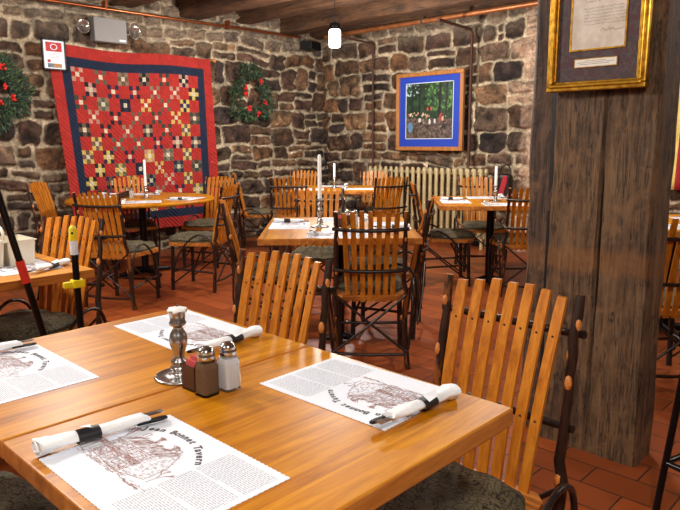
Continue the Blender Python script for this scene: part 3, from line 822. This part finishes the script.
# far shakers: small pairs on the other tables
for (x, y, a, where) in ((-2.79, 2.97, A42, 'on the middle table'), (-5.86, 3.12, .7, 'on the round table'), (-2.86, 5.22, A40, 'on the radiator-side table')):
    for k, (srcs, nm) in enumerate(((pep, 'pepper'), (sal, 'salt'))):
        o = copy_tree(srcs); dx, dy = math.cos(a) * .045 * k, math.sin(a) * .045 * k
        put(o, x + dx, y + dy, a); tag(o, 'small glass ' + nm + ' shaker ' + where, 'shaker', 'far salt and pepper shakers')
    o = copy_tree(cad); put(o, x - math.cos(a) * .055, y - math.sin(a) * .055, a); tag(o, 'small dark sugar caddy ' + where, 'caddy', 'far sugar caddies')

# white plastic caddy on left table
cd = empty('plastic_caddy', (-3.03, .99, .7515), .0, 'cream plastic carry caddy with handle on the left table', 'caddy')
b = MB(); t = .004
def tray(b, x0, x1, y0, y1, z1, fl):
    a = [(x0, y0), (x1, y0), (x1, y1), (x0, y1)]
    o = [(x0 - fl, y0 - fl), (x1 + fl, y0 - fl), (x1 + fl, y1 + fl), (x0 - fl, y1 + fl)]
    ai = [(x0 + t, y0 + t), (x1 - t, y0 + t), (x1 - t, y1 - t), (x0 + t, y1 - t)]
    oi = [(x0 - fl + t, y0 - fl + t), (x1 + fl - t, y0 - fl + t), (x1 + fl - t, y1 + fl - t), (x0 - fl + t, y1 + fl - t)]
    vs = [(x, y, 0) for x, y in a] + [(x, y, z1) for x, y in o] + [(x, y, z1) for x, y in oi] + [(x, y, t) for x, y in ai]
    fs = [(3, 2, 1, 0)] + [(r * 4 + k, r * 4 + (k + 1) % 4, (r + 1) * 4 + (k + 1) % 4, (r + 1) * 4 + k) for r in range(3) for k in range(4)] + [(12, 13, 14, 15)]
    b.add(vs, fs)
    ro = [(x0 - fl - .006, y0 - fl - .006), (x1 + fl + .006, y0 - fl - .006), (x1 + fl + .006, y1 + fl + .006), (x0 - fl - .006, y1 + fl + .006)]
    vs = [(x, y, z) for z in (z1 - .004, z1) for x, y in ro] + [(x, y, z) for z in (z1 - .004, z1) for x, y in oi]
    b.add(vs, [(k, (k + 1) % 4, 4 + (k + 1) % 4, 4 + k) for k in range(4)] + [(4 + k, 4 + (k + 1) % 4, 12 + (k + 1) % 4, 12 + k) for k in range(4)] + [((k + 1) % 4, k, 8 + k, 8 + (k + 1) % 4) for k in range(4)])
tray(b, -.09, .085, .015, .115, .11, .008); tray(b, -.09, .085, -.115, -.015, .11, .008)
b.build('tray', M['cream'], cd)
b = MB(); b.tube(smooth_path([(-.075, 0, .10), (-.07, 0, .14), (-.04, 0, .165), (.04, 0, .165), (.07, 0, .14), (.075, 0, .10)], 5), .007, 8); b.build('handle', M['cream'], cd)

# ------------------------------------------------------------------ poles between the tables
pa = empty('long_pole', (-2.4, 1.035, 0), 0, 'leaning black pole with red band at far left', 'pole')
d = Vector((0, -.21, .98)).normalized()
def on(t): return tuple(d * t)
b = MB(); b.tube([on(.0), on(1.45)], .0125, 12); b.build('shaft', M['blacktube'], pa)
b = MB(); b.tube([on(.80), on(.885)], .0155, 12); b.build('red_band', M['red'], pa)
pbb = empty('marker_pole', (-2.4, 1.06, 0), 0, 'upright black pole with yellow cap, white band and yellow clip', 'pole')
b = MB(); b.tube([(0, .0, 0), (0, -.012, .88)], .0125, 12); b.build('shaft', M['blacktube'], pbb)
b = MB(); b.tube([(0, -.0115, .862), (0, -.012, .915)], .0145, 12); b.build('white_band', M['white'], pbb)
b = MB(); b.tube([(0, -.012, .915), (0, -.012, .955), (0, -.012, .967), (0, -.012, .972)], [.0145, .0145, .011, .004], 12); b.ball((.0125, -.020, .945), .005, 1, 8, (.5, 1, 1)); b.build('yellow_cap', [M['yellow'], M['black']], pbb)
b = MB(); b.box(-.018, .018, -.03, .014, .735, .765, bev=.003); b.box(-.01, .01, -.062, -.03, .738, .76, bev=.003); b.build('yellow_clip', M['yellow'], pbb)

# black stool, mostly beyond the right edge
st = empty('metal_stool', (-.46, 2.36, 0), 0, 'black metal stool leg and rung at lower right picture edge', 'stool')
L4 = [(-.19, -.105), (-.105, .19), (.19, .105), (.105, -.19)]
for x, y in L4:
    b = MB(); b.tube([(x, y, 0), (x * .70, y * .70, .68)], .012, 10); b.build('leg', M['blacktube'], st)
b = MB()
for i in range(4):
    (x0, y0), (x1, y1) = L4[i], L4[(i + 1) % 4]; k = .916
    b.tube([(x0 * k, y0 * k, .19), (x1 * k, y1 * k, .19)], .011, 8)
b.build('rung', M['blacktube'], st)
b = MB(); b.lathe([(.13, .68), (.14, .69), (.14, .71), (.13, .72)], 28); b.build('seat', M['black'], st)

# ------------------------------------------------------------------ quilt
Y0, Y1, Zb, Zt = 2.85, 4.86, .27, 2.265
NC = 12; NR = 11; bord = .255
cells_y = NC * 3; cells_z = NR * 3
QW = 1.99
ys = [0, .06, .12, .165, .215] + [.215 + (QW - .43) * i / cells_y for i in range(1, cells_y + 1)] + [QW - .165, QW - .12, QW - .06, QW]
zs = [0, .06, .12, .165, .215] + [.215 + (1.995 - .43) * i / cells_z for i in range(1, cells_z + 1)] + [1.995 - .165, 1.995 - .12, 1.995 - .06, 1.995]
ys = np.array(ys); zs = np.array(zs); H, Wn = len(zs), len(ys)
RED = lin((174, 44, 38)); NAVY = lin((22, 36, 62)); CRM = lin((214, 204, 176))
CL = [lin(c) for c in [(206, 180, 96), (24, 34, 62), (92, 96, 78), (190, 140, 124), (110, 84, 68), (52, 66, 54), (206, 180, 100), (140, 118, 98), (26, 28, 38), (30, 38, 66)]]
Cc = np.zeros((H - 1, Wn - 1, 3)); R = random.Random(12)
blk = {}
for j in range(H - 1):
    for i in range(Wn - 1):
        di = min(i, Wn - 2 - i); dj = min(j, H - 2 - j); dd = min(di, dj)
        if dd < 2: c = RED
        elif dd < 4: c = NAVY
        else:
            bi, si = divmod(i - 4, 3); bj, sj = divmod(j - 4, 3)
            if (bi + bj) % 2: c = RED
            else:
                if (bi, bj) not in blk:
                    a, q = R.sample(CL, 2); q = RED if R.random() < .42 else q; blk[(bi, bj)] = (a, q)
                a, q = blk[(bi, bj)]
                c = CRM if (si, sj) == (1, 1) else (a if (si + sj) % 2 == 0 else q)
        Cc[j, i] = np.array(c) * R.uniform(.88, 1.1)
yy, zz = np.meshgrid(ys, zs)
kx = yy / QW; kz = zz / 1.995
lean = .17 * (1 - kz) * (1 - kx) ** 2
flare = .07 * (1 - kz) * np.clip((kx - .86) / .14, 0, 1)
P = np.zeros(yy.shape + (3,))
P[..., 1] = Y0 + yy + lean + flare - .03 * np.clip((kx - .93) / .07, 0, 1) * kz
P[..., 2] = Zb + zz + .012 * np.sin(yy * 5 + 1) * kz + .02 * kx - .015 * np.sin(PI * kx) * kz
P[..., 0] = -6.82 + .012 * np.sin(yy * 9) * (1 - kz) + .012 * np.sin(yy * 17 + 2) * (1 - kz) + .03 * np.sin((kx - .88) * 60) * np.clip((kx - .88) / .12, 0, 1) * (1 - .5 * kz)
m = NT('quilt_cotton'); a = m.n('Attribute', attribute_name='Col'); c = m.n('TexCoord'); mp = m.n('Mapping'); mp.inputs['Rotation'].default_value = (math.radians(45), 0, 0); m.l(c.outputs['Object'], mp.inputs['Vector'])
w = m.n('TexWave', bands_direction='Z'); w.inputs['Scale'].default_value = 9; w.inputs['Distortion'].default_value = .6; m.l(mp.outputs[0], w.inputs['Vector'])
n = m.noise(c.outputs['Object'], 60, 4)
m.base(m.mix(.3, a.outputs['Color'], m.ramp(n, [(.3, (.6, .6, .6)), (.7, (1.1, 1.1, 1.1))]), 'MULTIPLY')); m.rough(.95); m.bump(w.outputs['Fac'], .6, .015); M['quilt'] = m.mat
q = grid_mesh('patchwork_quilt', P, Cc, M['quilt'], percell=True)
md = q.modifiers.new('thick', 'SOLIDIFY'); md.thickness = .012; md.offset = 0
tag(q, 'large red patchwork quilt with navy border hanging on the stone wall', 'quilt')
b = MB(); b.tube([(-6.872, 2.84, 2.235), (-6.872, 4.90, 2.27)], .010, 10); b.ball((-6.872, 4.92, 2.27), .024, 1, 10)
tag(b.build('quilt_rod', [M['oakframe'], M['cut']]), 'wooden rod with round end carrying the red quilt', 'rod')

# framed notice at the quilt corner
nt = empty('framed_notice', (-6.755, 2.895, 2.15), 0, 'small black framed notice over top left corner of quilt', 'picture')
b = MB(); w, h = .118, .148
for (y0, y1, z0, z1) in ((-w, w, h - .012, h), (-w, w, -h, -h + .012), (-w, -w + .012, -h, h), (w - .012, w, -h, h)): b.box(-.012, .012, y0, y1, z0, z1)
b.build('frame', M['black'], nt)
b = MB(); b.box(-.004, .004, -w + .01, w - .01, -h + .01, h - .01)
b.build('sheet', M['paper'], nt)
M['noticered'] = plain('notice_red', (186, 60, 62), .8, var=.5, sc=70); M['noticeblue'] = plain('notice_photo', (108, 120, 130), .8, var=.6, sc=50); M['noticegold'] = plain('notice_tan', (176, 130, 84), .8, var=.4, sc=50)
b = MB(); x = .0055
b.quad((x, -.08, .03), (x, .08, .03), (x, .08, .12), (x, -.08, .12), 0)
for k in range(16):
    a0_, a1_ = k * PI / 8, (k + 1) * PI / 8; x2 = .006
    b.quad((x2, .036 * math.cos(a0_), .075 + .03 * math.sin(a0_)), (x2, .036 * math.cos(a1_), .075 + .03 * math.sin(a1_)), (x2, .028 * math.cos(a1_), .075 + .023 * math.sin(a1_)), (x2, .028 * math.cos(a0_), .075 + .023 * math.sin(a0_)), 3)
for k in range(5): b.quad((x, -.06 + k * .004, .012 - k * .014), (x, .06 - k * .004, .012 - k * .014), (x, .06 - k * .004, .016 - k * .014), (x, -.06 + k * .004, .016 - k * .014), 4)
b.quad((x, -.07, -.075), (x, -.04, -.075), (x, -.04, -.05), (x, -.07, -.05), 0)
b.quad((x, -.07, -.125), (x, -.01, -.125), (x, -.01, -.085), (x, -.07, -.085), 1); b.quad((x, -.01, -.125), (x, .07, -.125), (x, .07, -.085), (x, -.01, -.085), 2)
b.build('print', [M['noticered'], M['noticeblue'], M['noticegold'], M['paper'], M['inktext']], nt)

# emergency light
el = empty('emergency_light', (-6.80, 3.52, 2.455), 0, 'grey emergency light box with two round lamps above quilt', 'light')
b = MB(); b.box(-.06, .05, -.185, .185, -.125, .125, bev=.008); b.build('case', M['graybox'], el)
b = MB(); b.quad((.0515, .09, -.105), (.0515, .165, -.105), (.0515, .165, -.085), (.0515, .09, -.085)); b.build('nameplate', M['paper'], el)
for s in (-1, 1):
    b = MB(); prof = [(.02, -.05), (.055, -.035), (.07, 0), (.072, .012), (.066, .014), (.05, .0), (.001, -.012)]
    vs = [(z + .02, s * .29 + r * math.cos(2 * PI * k / 24), .012 + r * math.sin(2 * PI * k / 24)) for r, z in prof for k in range(24)]
    b.add(vs, [(i * 24 + k, i * 24 + (k + 1) % 24, (i + 1) * 24 + (k + 1) % 24, (i + 1) * 24 + k) for i in range(6) for k in range(24)], 0, True)
    for i, f in enumerate(b.f):
        if i < 72: b.m[i] = 1
    o = b.build('lamp_head', [M['lens'], M['graybox']], el)
    b = MB(); b.tube([(-.02, s * .18, .012), (-.02, s * .25, .012)], .012, 8); b.build('arm', M['graybox'], el)

# wreaths
M['pine'] = plain('pine_green', (32, 54, 38), .7, var=.45, sc=25); M['pine2'] = plain('leaf_green', (62, 88, 46), .6, var=.4, sc=25); M['berry'] = plain('red_berry', (206, 34, 30), .3); M['vine'] = plain('vine_stem', (84, 58, 44), .8)
def wreath(c, ry, rz, seed, label, berries, hole=.42, n=1500):
    R = random.Random(seed); root = empty('wreath', c, 0, label, 'wreath', 'berry wreaths on the quilt wall')
    b = MB()
    for q in range(3):
        b.tube([(-.02 + .01 * math.sin(k), ry * (hole + .2 + .04 * q) * math.cos(2 * PI * k / 24), rz * (hole + .2 + .04 * q) * math.sin(2 * PI * k / 24)) for k in range(25)], .008, 5)
    b.build('vine_ring', M['vine'], root)
    b = MB()
    for i in range(n):
        a = R.uniform(0, 2 * PI); rr = R.uniform(hole, .9); k = 1 + .16 * math.sin(a * 3 + seed) + .08 * math.sin(a * 7)
        y, z = ry * rr * k * math.cos(a), rz * rr * k * math.sin(a); x = R.uniform(-.03, .06) * (1.2 - abs(rr - .65))
        da = a + R.uniform(-1.2, 1.2); l = R.uniform(.03, .085); w = R.uniform(.004, .009)
        e = Vector((R.uniform(-.2, .6) * l, math.cos(da) * l, math.sin(da) * l)); s = Vector((R.uniform(-1, 1), -math.sin(da), math.cos(da))).normalized() * w
        p = Vector((x, y, z)); m1 = p + e * .5
        b.add([p, m1 + s, p + e, m1 - s], [(0, 1, 2, 3)], 1 if R.random() < .28 else 0)
    b.build('foliage', [M['pine'], M['pine2']], root)
    for (by, bz) in berries:
        b = MB()
        for _ in range(9): b.ball((.06 + R.uniform(-.01, .02), by + R.uniform(-.02, .02), bz + R.uniform(-.03, .03)), R.uniform(.011, .015), 0, 8)
        b.build('berry_cluster', M['berry'], root)
wreath((-6.83, 5.44, 1.88), .36, .38, 3, 'green wreath with red berries right of the quilt', [(-.12, .09), (-.13, .0), (.13, .17), (.20, -.09), (-.07, -.17), (.08, -.24)])
wreath((-6.83, 2.38, 1.78), .26, .40, 8, 'wreath with large red berries cut by left picture edge', [(.02, .03), (-.03, -.12), (.1, -.06), (-.12, .1), (-.15, -.2), (.02, .22)], .25, 2000)

# corner speaker
sp = empty('speaker_box', (-6.78, 6.48, 2.585), .25, 'small black speaker box high in the stone corner', 'speaker')
b = MB(); b.box(-.09, .09, -.13, .13, -.055, .055, bev=.006); b.build('case', M['black'], sp)
b = MB(); b.box(.091, .096, -.115, .115, -.045, .045); b.build('grille', M['iron'], sp)
b = MB(); b.box(-.14, -.085, -.02, .02, -.015, .015); b.build('bracket', M['iron'], sp)

# pipes
b = MB(); b.tube([(-6.795, -.4, 2.665), (-6.795, 2.4, 2.675), (-6.795, 6.3, 2.685)], .016, 10)
pp = tag(b.build('copper_pipe', M['copper']), 'long copper pipe under the beams above the quilt', 'pipe')
for y in (3.5, 5.1): 
    b = MB(); b.box(-6.86, -6.775, y - .012, y + .012, 2.66, 2.76); b.build('bracket', M['copper'], pp)
b = MB(); b.tube([(-6.6, 6.58, 2.70), (.1, 6.58, 2.70)], .03, 12)
pp = tag(b.build('copper_pipe', M['copper2']), 'copper pipe along the ceiling beam above the blue picture', 'pipe')
b = MB(); b.box(-4.95, -4.92, 6.545, 6.615, 2.665, 2.735); b.build('bracket', M['lens'], pp)
for x, zb, yend, lab in ((-5.94, .975, 6.0, 'left of the blue matted picture'), (-4.4, .975, 6.15, 'right of the blue matted picture')):
    b = MB(); b.tube([(x, 6.83, zb), (x, 6.83, 2.54), (x, 6.80, 2.57), (x, yend, 2.60)], .014 if x < -5 else .018, 8)
    tag(b.build('riser_pipe', M['rustpipe']), 'brown riser pipe on the wall ' + lab, 'pipe', 'riser pipes on the radiator wall')

# radiator
ra = empty('radiator', (-5.02, 6.78, 0), 0, 'cream cast iron column radiator under the blue matted picture', 'radiator')
N = 20; pitch = 1.83 / N; sec = None
for i in range(N):
    x = -.915 + pitch * (i + .5)
    if sec is None:
        b = MB()
        for y in (-.055, .055):
            b.tube([(0, y, .10), (0, y, .14), (0, y, .86), (0, y, .91), (0, y, .945), (0, y, .955)], [.014, .024, .024, .027, .019, .006], 10, flat=1)
        for z in (.13, .89): b.tube([(0, -.055, z), (0, .055, z)], .024, 10); b.tube([(-pitch / 2, 0, z), (pitch / 2, 0, z)], .022, 10)
        if True:
            b.tube([(0, -.055, 0), (0, -.055, .12)], [.018, .012], 8) if False else None
        sec = b.build('section', M['radiator'], ra); sec.location = (x, 0, 0)
    else:
        c = sec.copy(); COL.objects.link(c); c.parent = ra; c.location = (x, 0, 0)
for x in (-.9, .9):
    b = MB(); b.tube([(x, -.055, 0), (x, -.055, .12)], [.024, .014], 8); b.tube([(x, .055, 0), (x, .055, .12)], [.024, .014], 8); b.build('foot', M['radiator'], ra)

# blue matted picture
pc = empty('framed_picture', (-4.98, 6.80, 1.65), 0, 'oak framed picture with blue mat on the radiator wall', 'picture')
w, h = .515, .485
b = MB(); f = .05
for (x0, x1, z0, z1) in ((-w, w, h - f, h), (-w, w, -h, -h + f), (-w, -w + f, -h + f, h - f), (w - f, w, -h + f, h - f)): b.box(x0, x1, -.025, .02, z0, z1, bev=.006)
b.build('frame', M['oakframe'], pc)
b = MB(); b.box(-w + .03, w - .03, .0, .012, -h + .03, h - .03); b.build('mat_board', M['bluemat'], pc)
gw, gh = 90, 84; X, Z = np.meshgrid(np.linspace(0, 1, gw), np.linspace(0, 1, gh)); C = np.zeros((gh, gw, 3))
nz = fbm(X * 14, Z * 14, 77, 4); nz2 = fbm(X * 30, Z * 30, 79, 2)
green = np.array(lin((34, 62, 40))) ; C[:] = green; C *= (1 + 1.3 * nz)[..., None]
top = (Z > .45) & (nz2 > .2) & (np.hypot((X - .75) * 1.1, Z - .85) < .38); C[top] = lin((92, 140, 62))
sky = (Z > .78) & (X < .3) & (nz2 > .26); C[sky] = lin((190, 210, 225))
for tx, tw in ((.28, .018), (.72, .03), (.86, .018), (.12, .012)):
    C[(np.abs(X - tx - .04 * (Z - .4)) < tw) & (Z > .38)] = lin((30, 24, 24))
gr = Z < .36 + .05 * nz; g2 = np.array(lin((88, 74, 66))); C[gr] = (g2 * (1 + 1.6 * nz2)[..., None])[gr]
Rq = random.Random(9)
def blob(x, z, rx, rz, c): C[((X - x) / rx) ** 2 + ((Z - z) / rz) ** 2 < 1] = lin(c)
for k in range(26): blob(Rq.uniform(.02, .5), Rq.uniform(.40, .47), .012, .016, Rq.choice([(220, 190, 160), (196, 120, 90), (230, 230, 220), (120, 70, 60)]))
blob(.09, .2, .06, .10, (92, 132, 160)); blob(.10, .31, .02, .02, (60, 44, 40)); blob(.3, .33, .03, .04, (210, 206, 200)); blob(.33, .26, .025, .04, (30, 28, 34))
blob(.52, .3, .022, .05, (206, 206, 200)); blob(.63, .31, .02, .04, (214, 214, 210)); blob(.47, .53, .02, .035, (190, 70, 60)); blob(.55, .54, .018, .035, (186, 80, 66))
blob(.77, .38, .045, .07, (180, 66, 52)); blob(.8, .35, .02, .04, (216, 180, 150)); blob(.82, .22, .03, .05, (40, 34, 40)); blob(.45, .38, .015, .02, (180, 140, 110))
for k in range(60): blob(Rq.uniform(.02, .98), Rq.uniform(.08, .42), Rq.uniform(.008, .016), Rq.uniform(.01, .03), Rq.choice([(36, 32, 36), (130, 110, 100), (160, 150, 140), (60, 44, 40), (70, 60, 80)]))
P = np.zeros((gh, gw, 3)); P[..., 0] = -.355 + .71 * X; P[..., 1] = -.004; P[..., 2] = -.33 + .68 * Z
M['print'] = (lambda m: (m.base(m.n('Attribute', attribute_name='Col').outputs['Color']), m.rough(.5), m.mat)[2])(NT('picture_print'))
grid_mesh('picture_print', P, np.clip(C, .002, 1), M['print'], pc)
b = MB()
for (x0, x1, z0, z1) in ((-.365, .365, .35, .357), (-.365, .365, -.34, -.333), (-.365, -.358, -.34, .357), (.358, .365, -.34, .357)): b.box(x0, x1, -.006, 0, z0, z1)
b.build('mat_line', M['paper'], pc)
# back plate so that it reaches the wall
b = MB(); b.box(-.4, .4, .02, .1, -.4, .4); b.build('backing', M['black'], pc)

# framed document on the pillar
dc = empty('framed_document', (-1.054, 2.485, 1.80), 0, 'gold framed handwritten document hanging on the timber pillar', 'picture')
M['gold'] = (lambda m: (m.base(m.ramp(m.noise(m.coord(), 40, 6), [(.3, lin((148, 96, 20))), (.7, lin((232, 180, 60)))])), m.rough(.32), m.b.inputs['Metallic'].__setattr__('default_value', .75), m.mat)[3])(NT('gilt'))
m = NT('damask_mat'); v = m.coord((1, 1, 1)); w2 = m.n('TexVoronoi'); w2.inputs['Scale'].default_value = 14; w2.feature = 'SMOOTH_F1'; m.l(v, w2.inputs['Vector']); n = m.noise(v, 18, 3, .5, 1.5)
m.base(m.ramp(n, [(.44, lin((72, 38, 42))), (.5, lin((78, 66, 66))), (.56, lin((62, 44, 46)))])); m.rough(.6); M['damask'] = m.mat
m = NT('aged_letter'); n = m.noise(m.coord(), 14, 5); m.base(m.ramp(n, [(.3, lin((196, 180, 162))), (.6, lin((222, 212, 200)))])); m.rough(.9); M['parch'] = m.mat
W2, H2 = .188, .335
def fr(b, w, h, t, y0, y1, bev=.004, mat=0):
    for (x0, x1, z0, z1) in ((-w, w, h - t, h), (-w, w, -h, -h + t), (-w, -w + t, -h + t, h - t), (w - t, w, -h + t, h - t)): b.box(x0, x1, y0, y1, z0, z1, mat, bev=bev)
b = MB(); fr(b, W2, H2, .02, -.018, .02); fr(b, W2 - .014, H2 - .014, .013, -.026, .01, .004); fr(b, W2 - .027, H2 - .027, .009, -.012, .01, .003); b.build('frame', M['gold'], dc)
b = MB(); b.box(-W2 + .02, W2 - .02, -.002, .012, -H2 + .02, H2 - .02); b.build('mat_board', M['damask'], dc)
b = MB(); x0, x1, z0, z1 = -.1, .1, -.182, .27
for q in ((x0 - .006, x1 + .006, z0 - .006, z0), (x0 - .006, x1 + .006, z1, z1 + .006), (x0 - .006, x0, z0, z1), (x1, x1 + .006, z0, z1)): b.box(q[0], q[1], -.006, -.002, q[2], q[3])
b.build('gilt_slip', M['gold'], dc)
b = MB(); b.box(x0, x1, -.0035, -.002, z0, z1); lt = b.build('letter', M['parch'], dc)
M['card'] = plain('cream_card', (236, 232, 220), .8, var=.03)
M['sepia'] = plain('sepia_ink', (120, 96, 80), .9)
b = MB(); R = random.Random(21); yk = -.0042
def vst(ax, az, bx, bz, w=.0011):
    dx, dz = bx - ax, bz - az; l = math.hypot(dx, dz) or 1; nx, nz_ = -dz / l * w / 2, dx / l * w / 2
    b.quad((ax + nx, yk, az + nz_), (ax - nx, yk, az - nz_), (bx - nx, yk, bz - nz_), (bx + nx, yk, bz + nz_))
for row in range(31):
    z = .25 - row * .0115
    if row in (2, 24): continue
    x = -.058 + R.uniform(0, .006); xe = .088
    if row < 2: x, xe = -.09, -.02
    if row in (23,): xe = .0
    while x < xe:
        wl = R.uniform(.008, .022); px_, pz_ = x, z
        while px_ < x + wl:
            nx_ = px_ + .0022; nz2_ = z + R.uniform(-.0024, .003); vst(px_, pz_, nx_, nz2_, .0009); px_, pz_ = nx_, nz2_
        x += wl + .004
px_, pz_ = .01, -.122
for k in range(26):
    nx_ = px_ + .0033; nz2_ = -.12 + R.uniform(-.006, .008) * (1 - k / 40); vst(px_, pz_, nx_, nz2_, .0013); px_, pz_ = nx_, nz2_
b.build('handwriting', M['sepia'], lt)
b = MB(); b.box(-.083, .08, -.006, -.002, -.25, -.217); b.build('caption_slip', M['gold'], dc)
b = MB(); b.box(-.08, .077, -.0068, -.006, -.247, -.22); cp = b.build('caption_card', M['card'], dc)
b = MB(); yk = -.0072
for r_, (xa, xb) in enumerate(((-.04, .04), (-.07, .07), (-.06, .05))):
    x = xa
    while x < xb:
        w_ = R.uniform(.004, .01); vst(x, -.226 - r_ * .006, min(x + w_, xb), -.226 - r_ * .006, .0016); x += w_ + .002
b.build('caption_text', M['sepia'], cp)

# hanging flag on the far wall right of the pillar
m1 = plain('flag_red', (170, 32, 34), .8); m2 = plain('flag_yellow', (228, 200, 112), .8, var=.2, sc=10)
b = MB(); nx, nzz = 60, 20; vs = []
for j in range(nzz + 1):
    for i in range(nx + 1):
        x = i / nx; z = j / nzz
        vs.append((-2.14 + 1.1 * x - .05 * (1 - z) * (1 - x), 6.79 + .025 * math.sin(x * 31 + z * 1.5), .79 + 1.83 * z + .02 * math.sin(x * 9) * (1 - z)))
for j in range(nzz):
    for i in range(nx):
        a = j * (nx + 1) + i; k = i / nx
        b.f.append((a, a + 1, a + nx + 2, a + nx + 1)); b.m.append(0 if int(k * 7.5) % 2 else 1); b.sm.append(True)
b.v = vs
fl = b.build('hanging_flag', [m1, m2]); md = fl.modifiers.new('t', 'SOLIDIFY'); md.thickness = .004
tag(fl, 'red and yellow striped flag hanging on wall right of pillar', 'flag')
b = MB(); b.tube([(-2.25, 6.79, 2.665), (-1.0, 6.79, 2.665)], .012, 8); tag(b.build('flag_rod', M['oakframe']), 'wooden rod carrying the striped flag', 'rod')

# red and black bag hanging by the pale pier
bg = empty('hanging_bag', (-3.86, 6.78, .78), 0, 'red and black bag hanging on the wall beside pale stones', 'bag')
b = MB(); b.box(-.085, .085, -.06, .06, -.2, .13, bev=.045); b.build('body', M['black'], bg)
b = MB(); b.prism([(-.06, -.15), (-.005, -.165), (.055, .02), (.06, .10), (.01, .11), (-.02, .0)], .055, .072, M=Matrix.Rotation(PI / 2, 4, 'X')); b.build('red_panel', M['bag_red'], bg)
b = MB(); b.tube(smooth_path([(-.07, 0, .13), (-.05, 0, .2), (0, .02, .23), (.05, 0, .2), (.07, 0, .13)], 4), .008, 6); b.build('strap', M['black'], bg)

# pendant lamp
pn = empty('pendant_lamp', (-4.72, 4.845, 2.26), 0, 'glowing glass jar pendant lamp hanging from ceiling beam', 'lamp')
b = MB(); b.tube([(0, 0, .19), (0, 0, .50)], .004, 6); b.build('cord', M['black'], pn)
b = MB(); b.lathe([(.03, .19), (.05, .18), (.055, .15), (.055, .125), (.05, .12)], 20); b.build('cap', M['iron'], pn)
m = NT('lit_bulb'); m.base((1, 1, 1)); m.b.inputs['Emission Color'].default_value = (1, .93, .82, 1); m.b.inputs['Emission Strength'].default_value = 30; M['bulb'] = m.mat
b = MB(); b.lathe([(.012, .12), (.025, .10), (.04, .06), (.042, .03), (.03, 0), (.008, -.012)], 18); b.build('bulb', M['bulb'], pn)
m = NT('frosted_jar'); m.base((1, 1, 1)); m.rough(.25); m.b.inputs['Transmission Weight'].default_value = 1; m.b.inputs['IOR'].default_value = 1.1; m.b.inputs['Emission Color'].default_value = (1, .94, .85, 1); m.b.inputs['Emission Strength'].default_value = 8; M['jar'] = m.mat
b = MB(); b.lathe([(.05, .12), (.058, .105), (.058, -.035), (.05, -.05), (.046, -.048), (.0545, -.03), (.0545, .1), (.047, .118)], 24); b.build('jar', M['jar'], pn)

# ------------------------------------------------------------------ lights
def plight(loc, e, r=.12, col=(1, .95, .885)):
    l = bpy.data.lights.new('lamp', 'POINT'); l.energy = e; l.shadow_soft_size = r; l.color = col
    o = link(bpy.data.objects.new('point_light', l)); o.location = loc
def alight(loc, e, sx, sy, rot, col):
    l = bpy.data.lights.new('area', 'AREA'); l.shape = 'RECTANGLE'; l.size = sx; l.size_y = sy; l.energy = e; l.color = col
    o = link(bpy.data.objects.new('area_light', l)); o.location = loc; o.rotation_euler = rot
plight((-4.72, 4.845, 2.12), 140, .07)
plight((-3.3, .3, 2.5), 165, .10)
plight((-4.7, 1.9, 2.5), 80, .12)
plight((.5, -.2, 2.5), 130, .15)  # unseen fill light, added on the camera side to lift the foreground
plight((-2.2, 4.3, 2.5), 110, .12)
plight((-4.6, -1.2, 2.5), 30, .15)
plight((-1.0, -1.9, 2.5), 60, .15)
plight((.9, 5.2, 2.5), 60, .15)

wd = bpy.data.worlds.new('World'); S.world = wd; wd.use_nodes = True
wd.node_tree.nodes['Background'].inputs[0].default_value = (.9, .93, 1, 1); wd.node_tree.nodes['Background'].inputs[1].default_value = .2

# ------------------------------------------------------------------ camera
F = Vector((-0.68302862, 0.71005528, -0.17115318)); Rt = Vector((0.72115831, 0.6927591, -0.00394097)); U = Vector((-0.11576962, 0.12612033, 0.98523655))
cam = bpy.data.cameras.new('camera'); cam.sensor_width = 36; cam.lens = 650.012 / 680 * 36; cam.clip_start = .02
co = link(bpy.data.objects.new('camera', cam))
mt = Matrix((Rt, U, -F)).transposed().to_4x4(); mt.translation = Vector((0, 0, 1.276)); co.matrix_world = mt
S.camera = co
S.view_settings.view_transform = 'Standard'; S.view_settings.look = 'None'; S.view_settings.exposure = 0.15; S.view_settings.gamma = 1
S.cycles.use_denoising = True
